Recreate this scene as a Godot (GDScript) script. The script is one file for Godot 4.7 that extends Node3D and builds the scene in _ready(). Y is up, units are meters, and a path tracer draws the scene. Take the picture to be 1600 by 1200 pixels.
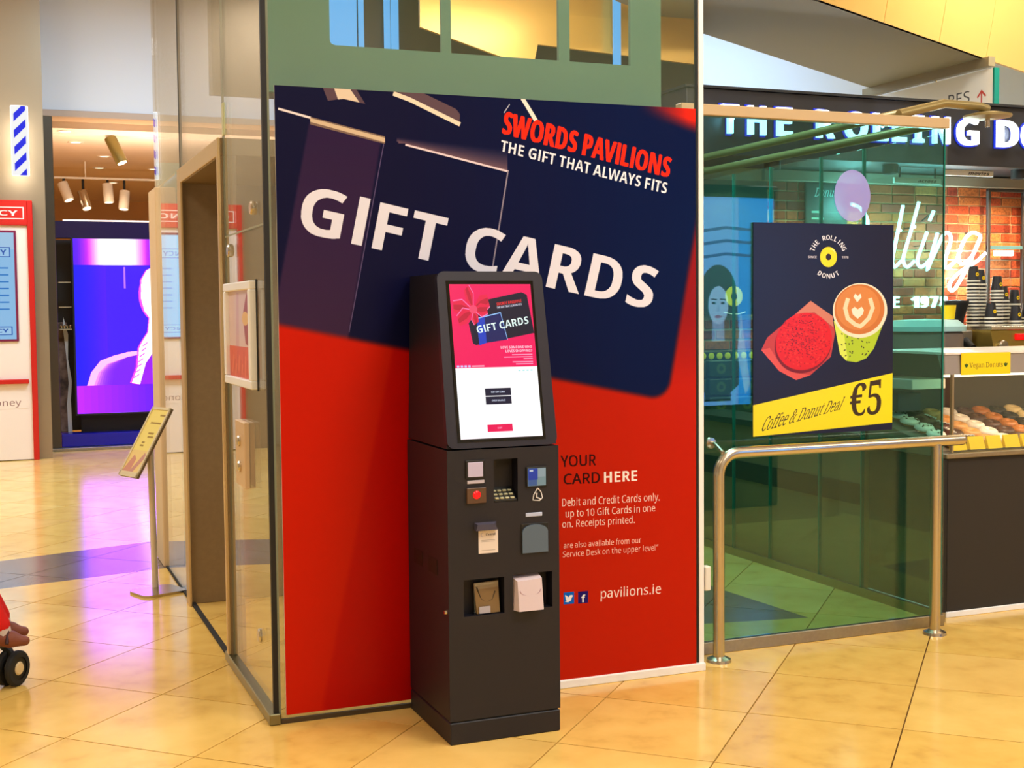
extends Node3D

# ---------------------------------------------------------------- mesh builder
class MB:
	var v := PackedVector3Array()
	var n := PackedVector3Array()
	var uv := PackedVector2Array()

	func tri(a: Vector3, b: Vector3, c: Vector3, na: Vector3, nb: Vector3, nc: Vector3, ua := Vector2.ZERO, ub := Vector2.ZERO, uc := Vector2.ZERO) -> void:
		if (b - a).cross(c - a).dot(na + nb + nc) > 0.0:
			v.append_array([a, c, b]); n.append_array([na, nc, nb]); uv.append_array([ua, uc, ub])
		else:
			v.append_array([a, b, c]); n.append_array([na, nb, nc]); uv.append_array([ua, ub, uc])

	# corners in order round the face; top left, top right, bottom right, bottom left for a print
	func quad(a: Vector3, b: Vector3, c: Vector3, d: Vector3, out := Vector3.ZERO) -> MB:
		var nn := (c - a).cross(d - b).normalized()
		if out != Vector3.ZERO and nn.dot(out) < 0.0:
			nn = -nn
		tri(a, b, c, nn, nn, nn, Vector2(0, 0), Vector2(1, 0), Vector2(1, 1))
		tri(a, c, d, nn, nn, nn, Vector2(0, 0), Vector2(1, 1), Vector2(0, 1))
		return self

	func hull8(p: Array, skip_face := -1) -> MB:
		# p: 0-3 bottom loop, 4-7 top loop
		var mid := Vector3.ZERO
		for q in p:
			mid += q / 8.0
		var fs := [[0, 1, 2, 3], [4, 5, 6, 7], [0, 1, 5, 4], [1, 2, 6, 5], [2, 3, 7, 6], [3, 0, 4, 7]]
		for k in 6:
			if k == skip_face:
				continue
			var f: Array = fs[k]
			quad(p[f[0]], p[f[1]], p[f[2]], p[f[3]], (p[f[0]] + p[f[1]] + p[f[2]] + p[f[3]]) / 4.0 - mid)
		return self

	func box(lo: Vector3, hi: Vector3) -> MB:
		return hull8([lo, Vector3(hi.x, lo.y, lo.z), Vector3(hi.x, lo.y, hi.z), Vector3(lo.x, lo.y, hi.z),
			Vector3(lo.x, hi.y, lo.z), Vector3(hi.x, hi.y, lo.z), hi, Vector3(lo.x, hi.y, hi.z)])

	# box with chamfered edges
	func cbox(lo: Vector3, hi: Vector3, b: float) -> MB:
		var c := (lo + hi) / 2.0
		var h := (hi - lo) / 2.0
		b = minf(b, minf(h.x, minf(h.y, h.z)) * 0.95)
		for ax in 3:
			for s in [-1.0, 1.0]:
				var e := Vector3.ZERO; e[ax] = s
				var u := Vector3.ZERO; u[(ax + 1) % 3] = 1.0
				var w := Vector3.ZERO; w[(ax + 2) % 3] = 1.0
				var hu := h[(ax + 1) % 3] - b
				var hw := h[(ax + 2) % 3] - b
				var o := c + e * h[ax]
				quad(o - u * hu - w * hw, o + u * hu - w * hw, o + u * hu + w * hw, o - u * hu + w * hw, e)
				for s2 in [-1.0, 1.0]:
					# edge between +-ax and +-(ax+1)
					var p1: Vector3 = c + e * h[ax] + u * s2 * hu
					var p2: Vector3 = c + e * (h[ax] - b) + u * s2 * (hu + b)
					quad(p1 - w * hw, p1 + w * hw, p2 + w * hw, p2 - w * hw, e + u * s2)
		for sx in [-1.0, 1.0]:
			for sy in [-1.0, 1.0]:
				for sz in [-1.0, 1.0]:
					var s3 := Vector3(sx, sy, sz)
					var q := c + s3 * (h - Vector3(b, b, b))
					var nn := s3.normalized()
					tri(q + Vector3(sx * b, 0, 0), q + Vector3(0, sy * b, 0), q + Vector3(0, 0, sz * b), nn, nn, nn)
		return self

	# polygon (x along ux, y along uy from origin), pushed out by depth along ux cross uy
	func prism(poly: PackedVector2Array, o: Vector3, ux: Vector3, uy: Vector3, depth: float) -> MB:
		var nn := ux.cross(uy).normalized()
		var ids := Geometry2D.triangulate_polygon(poly)
		var lo := Vector2(1e9, 1e9)
		var hi := -lo
		for p in poly:
			lo = lo.min(p); hi = hi.max(p)
		var sp := (hi - lo).max(Vector2(1e-6, 1e-6))
		for k in range(0, ids.size(), 3):
			var q := []
			var t := []
			for j in 3:
				var p := poly[ids[k + j]]
				q.append(o + ux * p.x + uy * p.y)
				t.append(Vector2((p.x - lo.x) / sp.x, 1.0 - (p.y - lo.y) / sp.y))
			tri(q[0] + nn * depth, q[1] + nn * depth, q[2] + nn * depth, nn, nn, nn, t[0], t[1], t[2])
			tri(q[0], q[1], q[2], -nn, -nn, -nn, t[0], t[1], t[2])
		var cw := Geometry2D.is_polygon_clockwise(poly)
		for k in poly.size():
			var p0 := poly[k]
			var p1 := poly[(k + 1) % poly.size()]
			var a := o + ux * p0.x + uy * p0.y
			var b := o + ux * p1.x + uy * p1.y
			var out := (b - a).cross(nn)
			quad(a, b, b + nn * depth, a + nn * depth, -out if cw else out)
		return self

	func tube(path: Array, r: float, seg := 12, r_end := -1.0) -> MB:
		var t0: Vector3 = (path[1] - path[0]).normalized()
		var side := t0.cross(Vector3.UP if absf(t0.y) < 0.9 else Vector3.RIGHT).normalized()
		var last := []
		var lastn := []
		for k in path.size():
			var d: Vector3
			if k == 0: d = t0
			elif k == path.size() - 1: d = (path[k] - path[k - 1]).normalized()
			else: d = ((path[k] - path[k - 1]).normalized() + (path[k + 1] - path[k]).normalized()).normalized()
			side = (side - d * side.dot(d)).normalized()
			var up := d.cross(side)
			var rr := r if r_end < 0.0 else lerpf(r, r_end, float(k) / (path.size() - 1))
			var ring := []
			var rn := []
			for j in seg:
				var a := TAU * j / seg
				var dir := side * cos(a) + up * sin(a)
				rn.append(dir); ring.append(path[k] + dir * rr)
			if k > 0:
				for j in seg:
					var j2 := (j + 1) % seg
					tri(last[j], last[j2], ring[j2], lastn[j], lastn[j2], rn[j2])
					tri(last[j], ring[j2], ring[j], lastn[j], rn[j2], rn[j])
			if k == 0 or k == path.size() - 1:
				var cn := -d if k == 0 else d
				for j in seg:
					tri(path[k], ring[j], ring[(j + 1) % seg], cn, cn, cn)
			last = ring; lastn = rn
		return self

	# profile of (radius, along); revolved round the axis through c
	func lathe(prof: PackedVector2Array, c: Vector3, axis := Vector3.UP, seg := 20) -> MB:
		var s := axis.cross(Vector3.UP if absf(axis.y) < 0.9 else Vector3.RIGHT).normalized()
		var u := axis.cross(s)
		for k in prof.size() - 1:
			var p := prof[k]
			var q := prof[k + 1]
			if p.distance_to(q) < 1e-6:
				continue
			var t := (q - p).normalized()
			for j in seg:
				var a0 := TAU * j / seg
				var a1 := TAU * (j + 1) / seg
				var d0 := s * cos(a0) + u * sin(a0)
				var d1 := s * cos(a1) + u * sin(a1)
				var n0 := d0 * t.y - axis * t.x
				var n1 := d1 * t.y - axis * t.x
				var A := c + d0 * p.x + axis * p.y
				var B := c + d1 * p.x + axis * p.y
				var C := c + d1 * q.x + axis * q.y
				var D := c + d0 * q.x + axis * q.y
				if p.x > 1e-6: tri(A, B, C, n0, n1, n1)
				if q.x > 1e-6: tri(A, C, D, n0, n1, n0)
		return self

	func made() -> ArrayMesh:
		var arr := []
		arr.resize(Mesh.ARRAY_MAX)
		arr[Mesh.ARRAY_VERTEX] = v
		arr[Mesh.ARRAY_NORMAL] = n
		arr[Mesh.ARRAY_TEX_UV] = uv
		var m := ArrayMesh.new()
		m.add_surface_from_arrays(Mesh.PRIMITIVE_TRIANGLES, arr)
		return m

# ---------------------------------------------------------------- printed pictures
class Pic:
	var img: Image
	var w: int
	var h: int
	var lo: Vector2
	var sp: Vector2
	var fonts := {}

	func _init(pw: int, ph: int, rect_lo: Vector2, rect_hi: Vector2, ground: Color) -> void:
		w = pw; h = ph; lo = rect_lo; sp = rect_hi - rect_lo
		img = Image.create(w, h, false, Image.FORMAT_RGB8)
		img.fill(ground)

	func px(p: Vector2) -> Vector2:
		return Vector2((p.x - lo.x) / sp.x * w, (1.0 - (p.y - lo.y) / sp.y) * h)

	func raw(q: PackedVector2Array, c: Color) -> void:
		var y0 := 1e9
		var y1 := -1e9
		for p in q:
			y0 = minf(y0, p.y); y1 = maxf(y1, p.y)
		for y in range(maxi(0, ceili(y0 - 0.5)), mini(h, ceili(y1 - 0.5))):
			var yy := y + 0.5
			var xs := PackedFloat32Array()
			for k in q.size():
				var a := q[k]
				var b := q[(k + 1) % q.size()]
				if (a.y <= yy) != (b.y <= yy):
					xs.append(a.x + (yy - a.y) / (b.y - a.y) * (b.x - a.x))
			xs.sort()
			for k in range(0, xs.size() - 1, 2):
				var x0 := maxi(0, ceili(xs[k] - 0.5))
				var x1 := mini(w, ceili(xs[k + 1] - 0.5))
				if x1 <= x0:
					continue
				if c.a >= 0.999:
					img.fill_rect(Rect2i(x0, y, x1 - x0, 1), c)
				else:
					for x in range(x0, x1):
						img.set_pixel(x, y, img.get_pixel(x, y).lerp(Color(c.r, c.g, c.b), c.a))

	func poly(pts: Array, c: Color) -> void:
		var q := PackedVector2Array()
		for p in pts:
			q.append(px(p))
		raw(q, c)

	func rect(a: Vector2, b: Vector2, c: Color) -> void:
		poly([a, Vector2(b.x, a.y), b, Vector2(a.x, b.y)], c)

	func ell(c: Vector2, rx: float, ry: float, col: Color, tilt := 0.0) -> void:
		var q := []
		for k in 48:
			q.append(c + Vector2(cos(TAU * k / 48) * rx, sin(TAU * k / 48) * ry).rotated(tilt))
		poly(q, col)

	func line(pts: Array, wd: float, c: Color) -> void:
		for k in pts.size() - 1:
			var d: Vector2 = (pts[k + 1] - pts[k]).normalized() * wd / 2.0
			var s := d.orthogonal()
			poly([pts[k] + s - d * 0.5, pts[k + 1] + s + d * 0.5, pts[k + 1] - s + d * 0.5, pts[k] - s - d * 0.5], c)

	func font(key: String) -> SystemFont:
		if not fonts.has(key):
			var f := SystemFont.new()
			f.font_names = PackedStringArray(["Droid Serif" if key.begins_with("serif") else "Droid Sans"])
			f.font_weight = 700 if key.ends_with("bold") else 400
			fonts[key] = f
		return fonts[key]

	func glyphs(s: String, key: String) -> Array:
		# triangles with baseline 0 and cap height 1, left edge 0; and the width
		var ref := TextMesh.new()
		ref.font = font(key); ref.font_size = 48; ref.pixel_size = 0.01; ref.depth = 0.0; ref.text = "H"
		ref.vertical_alignment = VERTICAL_ALIGNMENT_TOP
		var ra := ref.get_mesh_arrays()[Mesh.ARRAY_VERTEX] as PackedVector3Array
		var b0 := 1e9
		var b1 := -1e9
		for p in ra:
			b0 = minf(b0, p.y); b1 = maxf(b1, p.y)
		ref.text = s
		var arr := ref.get_mesh_arrays()
		var va := arr[Mesh.ARRAY_VERTEX] as PackedVector3Array
		var ia := PackedInt32Array(range(va.size()))
		if arr[Mesh.ARRAY_INDEX] != null: ia = arr[Mesh.ARRAY_INDEX]
		var x0 := 1e9
		var x1 := -1e9
		for p in va:
			x0 = minf(x0, p.x); x1 = maxf(x1, p.x)
		var out := PackedVector2Array()
		for k in ia:
			out.append(Vector2((va[k].x - x0) / (b1 - b0), (va[k].y - b0) / (b1 - b0)))
		return [out, (x1 - x0) / (b1 - b0)]

	# a plain upright in place of the barred capital
	func plain(s: String, key: String) -> String:
		return s.replace("I", "l") if s == s.to_upper() and key.begins_with("sans") else s

	# quad: top left, top right, bottom right, bottom left of the capitals
	func text(s: String, q: Array, c: Color, key := "sans") -> void:
		var caps := s == s.to_upper() and key.begins_with("sans")
		var g := glyphs(plain(s, key), key)
		var t: PackedVector2Array = g[0]
		if caps:
			for k in t.size(): t[k].y = minf(t[k].y, 1.015)
		for k in range(0, t.size(), 3):
			var r := PackedVector2Array()
			for j in 3:
				var u := t[k + j].x / float(g[1])
				var bot: Vector2 = q[3].lerp(q[2], u)
				var top: Vector2 = q[0].lerp(q[1], u)
				r.append(px(bot.lerp(top, t[k + j].y)))
			raw(r, c)

	func words(s: String, at: Vector2, cap: float, c: Color, key := "sans", wide := 1.0, slant := 0.0, turn := 0.0) -> void:
		# centred on at (baseline)
		var g := glyphs(plain(s, key), key)
		var wd := float(g[1]) * cap * wide
		var x := Vector2(wd / 2.0, 0).rotated(turn)
		var y := Vector2(slant * cap, cap).rotated(turn)
		text(s, [at - x + y, at + x + y, at + x, at - x], c, key)

	func ring_text(s: String, c: Vector2, r: float, cap: float, from_a: float, to_a: float, col: Color, inward := false, squash := 1.0) -> void:
		for k in s.length():
			if s[k] == " ":
				continue
			var a := lerpf(from_a, to_a, float(k) / (s.length() - 1))
			var d := Vector2(cos(a), sin(a))
			var base := c + d * r * Vector2(squash, 1.0)
			words(s[k], base, cap, col, "sansbold", 0.95, 0.0, a - PI / 2 if not inward else a + PI / 2)

	func tex() -> ImageTexture:
		return ImageTexture.create_from_image(img)

# ---------------------------------------------------------------- scene helpers
var M := {}
var used := {}
var rng := RandomNumberGenerator.new()

func col(r: float, g: float, b: float, a := 1.0) -> Color:
	return Color(r / 255.0, g / 255.0, b / 255.0, a)

func mat(key: String, c: Color, rough := 0.5, metal := 0.0, opt := {}) -> StandardMaterial3D:
	if M.has(key):
		return M[key]
	var m := StandardMaterial3D.new()
	m.resource_name = key
	m.albedo_color = c; m.roughness = rough; m.metallic = metal
	if opt.has("spec"): m.metallic_specular = opt.spec
	if opt.has("glow"):
		m.emission_enabled = true; m.emission = opt.glow; m.emission_energy_multiplier = opt.get("power", 1.0)
	if opt.has("screen"):
		m.albedo_color = Color(0.02, 0.02, 0.02)
		m.emission_enabled = true; m.emission = Color.BLACK; m.emission_texture = opt.screen; m.emission_energy_multiplier = opt.get("power", 1.0)
	if opt.has("print"): m.albedo_texture = opt.print
	if opt.has("grain"):
		m.albedo_texture = opt.grain; m.uv1_triplanar = true; m.uv1_world_triplanar = true
		m.uv1_scale = Vector3.ONE * float(opt.get("scale", 1.0))
	if opt.has("bump"):
		m.heightmap_enabled = true; m.heightmap_texture = opt.bump; m.heightmap_scale = opt.get("bump_cm", 0.1)
		m.uv1_triplanar = true; m.uv1_world_triplanar = true; m.uv1_scale = Vector3.ONE * float(opt.get("scale", 1.0))
	if opt.has("coat"):
		m.clearcoat_enabled = true; m.clearcoat = opt.coat; m.clearcoat_roughness = opt.get("coat_rough", 0.1)
	if opt.get("pane", false):
		m.transparency = BaseMaterial3D.TRANSPARENCY_ALPHA
	if opt.has("refract"):
		m.refraction_enabled = true; m.refraction_scale = opt.refract
		m.transparency = BaseMaterial3D.TRANSPARENCY_ALPHA
	M[key] = m
	return m

func noise_tex(seed_: int, freq: float, ramp: Array, oct := 4, size := 512, kind := FastNoiseLite.TYPE_SIMPLEX_SMOOTH) -> NoiseTexture2D:
	var f := FastNoiseLite.new()
	f.seed = seed_; f.frequency = freq; f.fractal_octaves = oct; f.noise_type = kind
	var t := NoiseTexture2D.new()
	t.width = size; t.height = size; t.seamless = true; t.noise = f
	var g := Gradient.new()
	g.offsets = PackedFloat32Array(ramp.map(func(e): return e[0]))
	g.colors = PackedColorArray(ramp.map(func(e): return e[1]))
	t.color_ramp = g
	return t

func nm(called: String) -> String:
	if not used.has(called):
		used[called] = 0
		return called
	used[called] += 1
	return "%s_%03d" % [called, used[called]]

func thing(called: String, label: String, category: String, at := Vector3.ZERO, group := "") -> Node3D:
	var o := Node3D.new()
	o.name = nm(called)
	add_child(o)
	o.position = at
	o.set_meta("label", label); o.set_meta("category", category)
	if group: o.set_meta("group", group)
	return o

func part(parent: Node3D, called: String, m, material: Material, label := "") -> MeshInstance3D:
	var o := MeshInstance3D.new()
	o.name = called
	o.mesh = m.made() if m is MB else m
	for k in o.mesh.get_surface_count():
		o.set_surface_override_material(k, material)
	parent.add_child(o, true)
	if label: o.set_meta("label", label)
	return o

func single(called: String, label: String, category: String, m, material: Material, group := "", at := Vector3.ZERO) -> MeshInstance3D:
	var o := part(self, nm(called), m, material, label)
	o.set_meta("category", category)
	o.position = at
	if group: o.set_meta("group", group)
	return o

func struct(called: String, m, material: Material, label: String, category: String) -> MeshInstance3D:
	var o := part(self, nm(called), m, material, label)
	o.set_meta("kind", "structure"); o.set_meta("category", category)
	return o

func frame_of(called: String, label: String, category: String) -> Node3D:
	var o := thing(called, label, category)
	o.set_meta("kind", "structure")
	return o

func copy_of(o: Node3D, called: String, at: Vector3, label := "") -> Node3D:
	var c := o.duplicate()
	c.name = nm(called)
	add_child(c)
	c.position = at
	if label: c.set_meta("label", label)
	return c

func b(x0: float, y0: float, z0: float, x1: float, y1: float, z1: float) -> MB:
	return MB.new().box(Vector3(minf(x0, x1), minf(y0, y1), minf(z0, z1)), Vector3(maxf(x0, x1), maxf(y0, y1), maxf(z0, z1)))

func cb(x0: float, y0: float, z0: float, x1: float, y1: float, z1: float, bev := 0.004) -> MB:
	return MB.new().cbox(Vector3(minf(x0, x1), minf(y0, y1), minf(z0, z1)), Vector3(maxf(x0, x1), maxf(y0, y1), maxf(z0, z1)), bev)

func rrect(w: float, h: float, r: float, seg := 5) -> PackedVector2Array:
	var p := PackedVector2Array()
	for k in 4:
		var c := Vector2((w / 2 - r) * (1 if k in [0, 3] else -1), (h / 2 - r) * (1 if k < 2 else -1))
		for j in seg + 1:
			var a := PI / 2 * (k + float(j) / seg)
			p.append(c + Vector2(cos(a), sin(a)) * r)
	return p

func area(called: String, at: Vector3, size: Vector2, energy: float, c: Color, towards := Vector3.DOWN) -> AreaLight3D:
	var l := AreaLight3D.new()
	l.name = called
	l.area_size = size
	l.light_energy = energy; l.light_color = c; l.shadow_enabled = true
	l.area_range = 40.0
	add_child(l, true)
	l.look_at_from_position(at, at + towards, Vector3.UP if absf(towards.normalized().y) < 0.9 else Vector3.BACK)
	return l

func omni(called: String, at: Vector3, energy: float, c: Color, size := 0.012) -> OmniLight3D:
	var l := OmniLight3D.new()
	l.name = called
	l.light_energy = energy; l.light_color = c; l.shadow_enabled = true; l.light_size = size; l.omni_range = 30.0; l.omni_attenuation = 2.0
	add_child(l, true)
	l.position = at
	return l

func spot(called: String, at: Vector3, energy: float, c: Color, size := 0.05, half := 62.0) -> void:
	var l := SpotLight3D.new()
	l.name = called
	l.light_energy = energy; l.light_color = c; l.shadow_enabled = true; l.light_size = size; l.spot_range = 30.0; l.spot_attenuation = 2.0
	l.spot_angle = half; l.spot_angle_attenuation = 0.6
	add_child(l, true)
	l.position = at
	l.rotation.x = -PI / 2

# a plain light bar: housing, glowing face and the light just before it
func light_bar(called: String, label: String, at: Vector3, size: Vector2, energy: float, c: Color, towards := Vector3.DOWN) -> void:
	var t := thing(called, label, "light", at)
	var f := Basis.looking_at(towards, Vector3.UP if absf(towards.normalized().y) < 0.9 else Vector3.BACK)
	t.basis = f
	part(t, "housing", cb(-size.x / 2 - 0.02, -size.y / 2 - 0.02, 0.0, size.x / 2 + 0.02, size.y / 2 + 0.02, 0.05, 0.004), mat("lamp_trim", col(205, 205, 200), 0.4))
	part(t, "lamp_face", b(-size.x / 2, -size.y / 2, -0.008, size.x / 2, size.y / 2, 0.0), mat("bar_glow", Color.WHITE, 0.5, 0.0, {"glow": WHITE, "power": 1.5}))
	area(called + "_source", at + towards.normalized() * 0.02, size, energy, c, towards)

# distance fields for bodies: bones of [a, b, ra, rb]
func body_mesh(bones: Array, cell: float, k := 0.03) -> ArrayMesh:
	var lo := Vector3(1e9, 1e9, 1e9)
	var hi := -lo
	for e in bones:
		var r := maxf(e[2], e[3]) + 2.0 * cell
		lo = lo.min(e[0] - Vector3.ONE * r).min(e[1] - Vector3.ONE * r)
		hi = hi.max(e[0] + Vector3.ONE * r).max(e[1] + Vector3.ONE * r)
	var nx := ceili((hi.x - lo.x) / cell) + 1
	var ny := ceili((hi.y - lo.y) / cell) + 1
	var nz := ceili((hi.z - lo.z) / cell) + 1
	var f := PackedFloat32Array()
	f.resize(nx * ny * nz)
	f.fill(1.0)
	for e in bones:
		var a: Vector3 = e[0]
		var d: Vector3 = e[1] - e[0]
		var dd := maxf(d.length_squared(), 1e-9)
		var R := maxf(e[2], e[3]) + 3.0 * cell + k
		var l3 := ((a.min(e[1]) - Vector3.ONE * R - lo) / cell).floor().clamp(Vector3.ZERO, Vector3(nx - 1, ny - 1, nz - 1))
		var h3 := ((a.max(e[1]) + Vector3.ONE * R - lo) / cell).ceil().clamp(Vector3.ZERO, Vector3(nx - 1, ny - 1, nz - 1))
		for iz in range(int(l3.z), int(h3.z) + 1):
			for iy in range(int(l3.y), int(h3.y) + 1):
				for ix in range(int(l3.x), int(h3.x) + 1):
					var p := lo + Vector3(ix, iy, iz) * cell
					var t := clampf((p - a).dot(d) / dd, 0.0, 1.0)
					var s := (p - a - d * t).length() - lerpf(e[2], e[3], t)
					var id := ix + nx * (iy + ny * iz)
					var o := f[id]
					var hh := maxf(k - absf(o - s), 0.0) / k
					f[id] = minf(o, s) - hh * hh * k * 0.25
	var at := {}
	var vs := PackedVector3Array()
	var ns := PackedVector3Array()
	for iz in nz - 1:
		for iy in ny - 1:
			for ix in nx - 1:
				var base := ix + nx * (iy + ny * iz)
				var val := []
				var neg := 0
				for c in 8:
					var q := f[base + (c & 1) + nx * ((c >> 1) & 1) + nx * ny * (c >> 2)]
					val.append(q)
					if q < 0.0: neg += 1
				if neg == 0 or neg == 8:
					continue
				var sum := Vector3.ZERO
				var cnt := 0
				for c in 8:
					for ax in 3:
						if c & (1 << ax): continue
						var c2 := c | (1 << ax)
						if (val[c] < 0.0) != (val[c2] < 0.0):
							var t: float = val[c] / (val[c] - val[c2])
							var p := Vector3(c & 1, (c >> 1) & 1, c >> 2)
							p[ax] += t
							sum += p; cnt += 1
				var g := Vector3(val[1] + val[3] + val[5] + val[7] - val[0] - val[2] - val[4] - val[6], val[2] + val[3] + val[6] + val[7] - val[0] - val[1] - val[4] - val[5], val[4] + val[5] + val[6] + val[7] - val[0] - val[1] - val[2] - val[3])
				at[base] = vs.size()
				vs.append(lo + (Vector3(ix, iy, iz) + sum / cnt) * cell)
				ns.append(g.normalized())
	var m := MB.new()
	var st := [1, nx, nx * ny]
	for base in at:
		for ax in 3:
			var nxt: int = base + st[ax]
			if (f[base] < 0.0) == (f[nxt] < 0.0):
				continue
			var u: int = st[(ax + 1) % 3]
			var w: int = st[(ax + 2) % 3]
			if at.has(base - u) and at.has(base - w) and at.has(base - u - w):
				var A: int = at[base]; var B: int = at[base - u]; var C: int = at[base - u - w]; var D: int = at[base - w]
				m.tri(vs[A], vs[B], vs[C], ns[A], ns[B], ns[C])
				m.tri(vs[A], vs[C], vs[D], ns[A], ns[C], ns[D])
	return m.made()

# ---------------------------------------------------------------- the scene
const WARM := Color(1.0, 0.98, 0.93)
const WHITE := Color(0.985, 0.99, 1.0)
const COOL := Color(0.72, 0.86, 1.0)

func _ready() -> void:
	rng.seed = 7
	var cam := Camera3D.new()
	cam.name = "camera"
	add_child(cam)
	cam.fov = 33.234
	cam.position = Vector3(-0.987, 1.62, 4.992)
	cam.rotation_degrees = Vector3(-3.218, -21.804, -0.544)
	cam.current = true
	var we := WorldEnvironment.new()
	we.name = "surroundings"
	var env := Environment.new()
	env.background_mode = Environment.BG_COLOR
	env.background_color = Color(0.02, 0.02, 0.025)
	env.tonemap_mode = Environment.TONE_MAPPER_LINEAR
	env.tonemap_exposure = 0.82
	env.sdfgi_enabled = true; env.ssao_enabled = true; env.ssil_enabled = true
	we.environment = env
	add_child(we)
	# ceiling panels of the hall: [x, z, size x, size z, energy, colour]
	for e in HALL_LIGHTS:
		ceiling_panel(e)
	materials()
	shell()
	floor_tiles()
	shaft()
	graphic()
	kiosk()
	left_shops()
	sign_stand()
	screen_enclosure()
	donut_poster()
	handrail()
	donut_shop()
	overhead()
	pushchair()
	barista()
	totem()

const HALL_LIGHTS := [
	[2.6, 3.4, 1.8, 1.8, 22.0, WARM], [-3.2, 2.6, 1.2, 2.4, 13.0, WARM], [-3.6, -3.2, 1.2, 2.4, 16.0, WHITE],
	[-2.6, -8.2, 1.2, 2.4, 16.0, WHITE], [7.5, 4.0, 1.8, 1.8, 18.0, WARM], [1.5, 7.5, 2.4, 1.2, 13.0, WHITE],
	[1.2, -7.6, 2.4, 1.2, 40.0, COOL], [7.0, -7.0, 3.0, 1.2, 22.0, COOL], [2.2, 0.9, 1.6, 0.6, 7.0, WARM],
]
const CEIL := 5.6

func ceiling_panel(e: Array) -> void:
	var names := {WARM: "warm", WHITE: "white", COOL: "cool bluish"}
	var t := thing("ceiling_light", "recessed %s light panel in the high hall ceiling" % names[e[5]], "ceiling light", Vector3(e[0], CEIL, e[1]), "%s ceiling panels of the hall" % names[e[5]])
	var w: float = e[2] / 2
	var d: float = e[3] / 2
	var fr := MB.new()
	fr.box(Vector3(-w - 0.05, -0.04, -d - 0.05), Vector3(-w, 0, d + 0.05)).box(Vector3(w, -0.04, -d - 0.05), Vector3(w + 0.05, 0, d + 0.05))
	fr.box(Vector3(-w, -0.04, -d - 0.05), Vector3(w, 0, -d)).box(Vector3(-w, -0.04, d), Vector3(w, 0, d + 0.05))
	part(t, "frame", fr, mat("lamp_trim", col(205, 205, 200), 0.4))
	part(t, "diffuser", b(-w, -0.02, -d, w, 0, d), mat("lamp_glow_%s" % names[e[5]], Color.WHITE, 0.5, 0.0, {"glow": e[5], "power": 2.0}))
	area("ceiling_light_source", Vector3(e[0], CEIL - 0.05, e[1]), Vector2(e[2], e[3]), e[4], e[5])

func materials() -> void:
	var speck := noise_tex(3, 0.35, [[0.0, Color(0.78, 0.78, 0.78)], [0.5, Color(0.92, 0.92, 0.92)], [1.0, Color(1, 1, 1)]], 3)
	var brushed := noise_tex(11, 0.02, [[0.0, Color(0.94, 0.94, 0.94)], [1.0, Color(1, 1, 1)]], 4)
	mat("steel", col(200, 190, 172), 0.26, 1.0)
	mat("brushed_steel", col(176, 168, 152), 0.38, 1.0, {"grain": brushed, "scale": 3.0})
	mat("bronze_steel", col(150, 126, 92), 0.45, 0.25, {"grain": brushed, "scale": 2.0})
	mat("white_paint", col(236, 232, 222), 0.5)
	mat("white_alu", col(248, 247, 245), 0.4)
	mat("black", col(14, 14, 15), 0.55)
	mat("black_gloss", col(10, 10, 12), 0.12)
	mat("powder_black", col(19, 17, 30), 0.5, 0.0, {"bump": noise_tex(21, 0.9, [[0.0, Color.BLACK], [1.0, Color.WHITE]], 2, 256), "scale": 14.0, "bump_cm": 0.05})
	mat("rubber", col(28, 27, 25), 0.8)
	mat("pane", Color(0.55, 0.72, 0.62, 0.04), 0.0, 0.0, {"pane": true})
	mat("pane_edge", col(118, 124, 104), 0.2)
	mat("clear_acrylic", Color(0.9, 0.95, 0.95, 0.10), 0.02, 0.0, {"pane": true})
	mat("green_glass", Color(0.53, 0.86, 0.84, 0.0), 0.0, 0.0, {"refract": 0.05})
	mat("glass_edge", col(20, 120, 104), 0.1)
	mat("cream", col(236, 205, 160), 0.55)
	mat("red_frame", col(200, 22, 8), 0.4)
	mat("yellow_card", col(250, 214, 10), 0.5)
	mat("concrete", col(150, 140, 128), 0.8, 0.0, {"grain": speck, "scale": 0.6})
	mat("plaster", col(226, 224, 220), 0.75)
	mat("plaster_warm", col(226, 220, 210), 0.75)
	mat("dark_ceiling", col(70, 66, 62), 0.6)

# ---------------------------------------------------------------- hall shell
func shell() -> void:
	struct("ceiling", b(-10, CEIL, -27, 13, CEIL + 0.3, 11), M.plaster, "pale plaster ceiling high above the mall hall", "ceiling")
	struct("wall_left", b(-10.3, -0.2, -27, -10, CEIL, 11), M.plaster_warm, "warm plaster wall along the side of the hall", "wall")
	struct("wall_right", b(13, -0.2, -27, 13.3, CEIL, 11), M.plaster_warm, "warm plaster wall beyond the donut counter", "wall")
	struct("wall_rear", b(-10, -0.2, 11, 13, CEIL, 11.3), M.plaster_warm, "warm plaster wall facing the gift card machine", "wall")
	struct("wall_back", b(-10, -0.2, -27.3, 13, CEIL, -27), M.plaster_warm, "far end wall behind the shops", "wall")
	struct("wall_upper", b(2.4, 0, -9.3, 13, CEIL, -9.0), mat("cool_plaster", col(214, 226, 238), 0.8), "pale blue-white wall seen above the donut shop sign", "wall")

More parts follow.
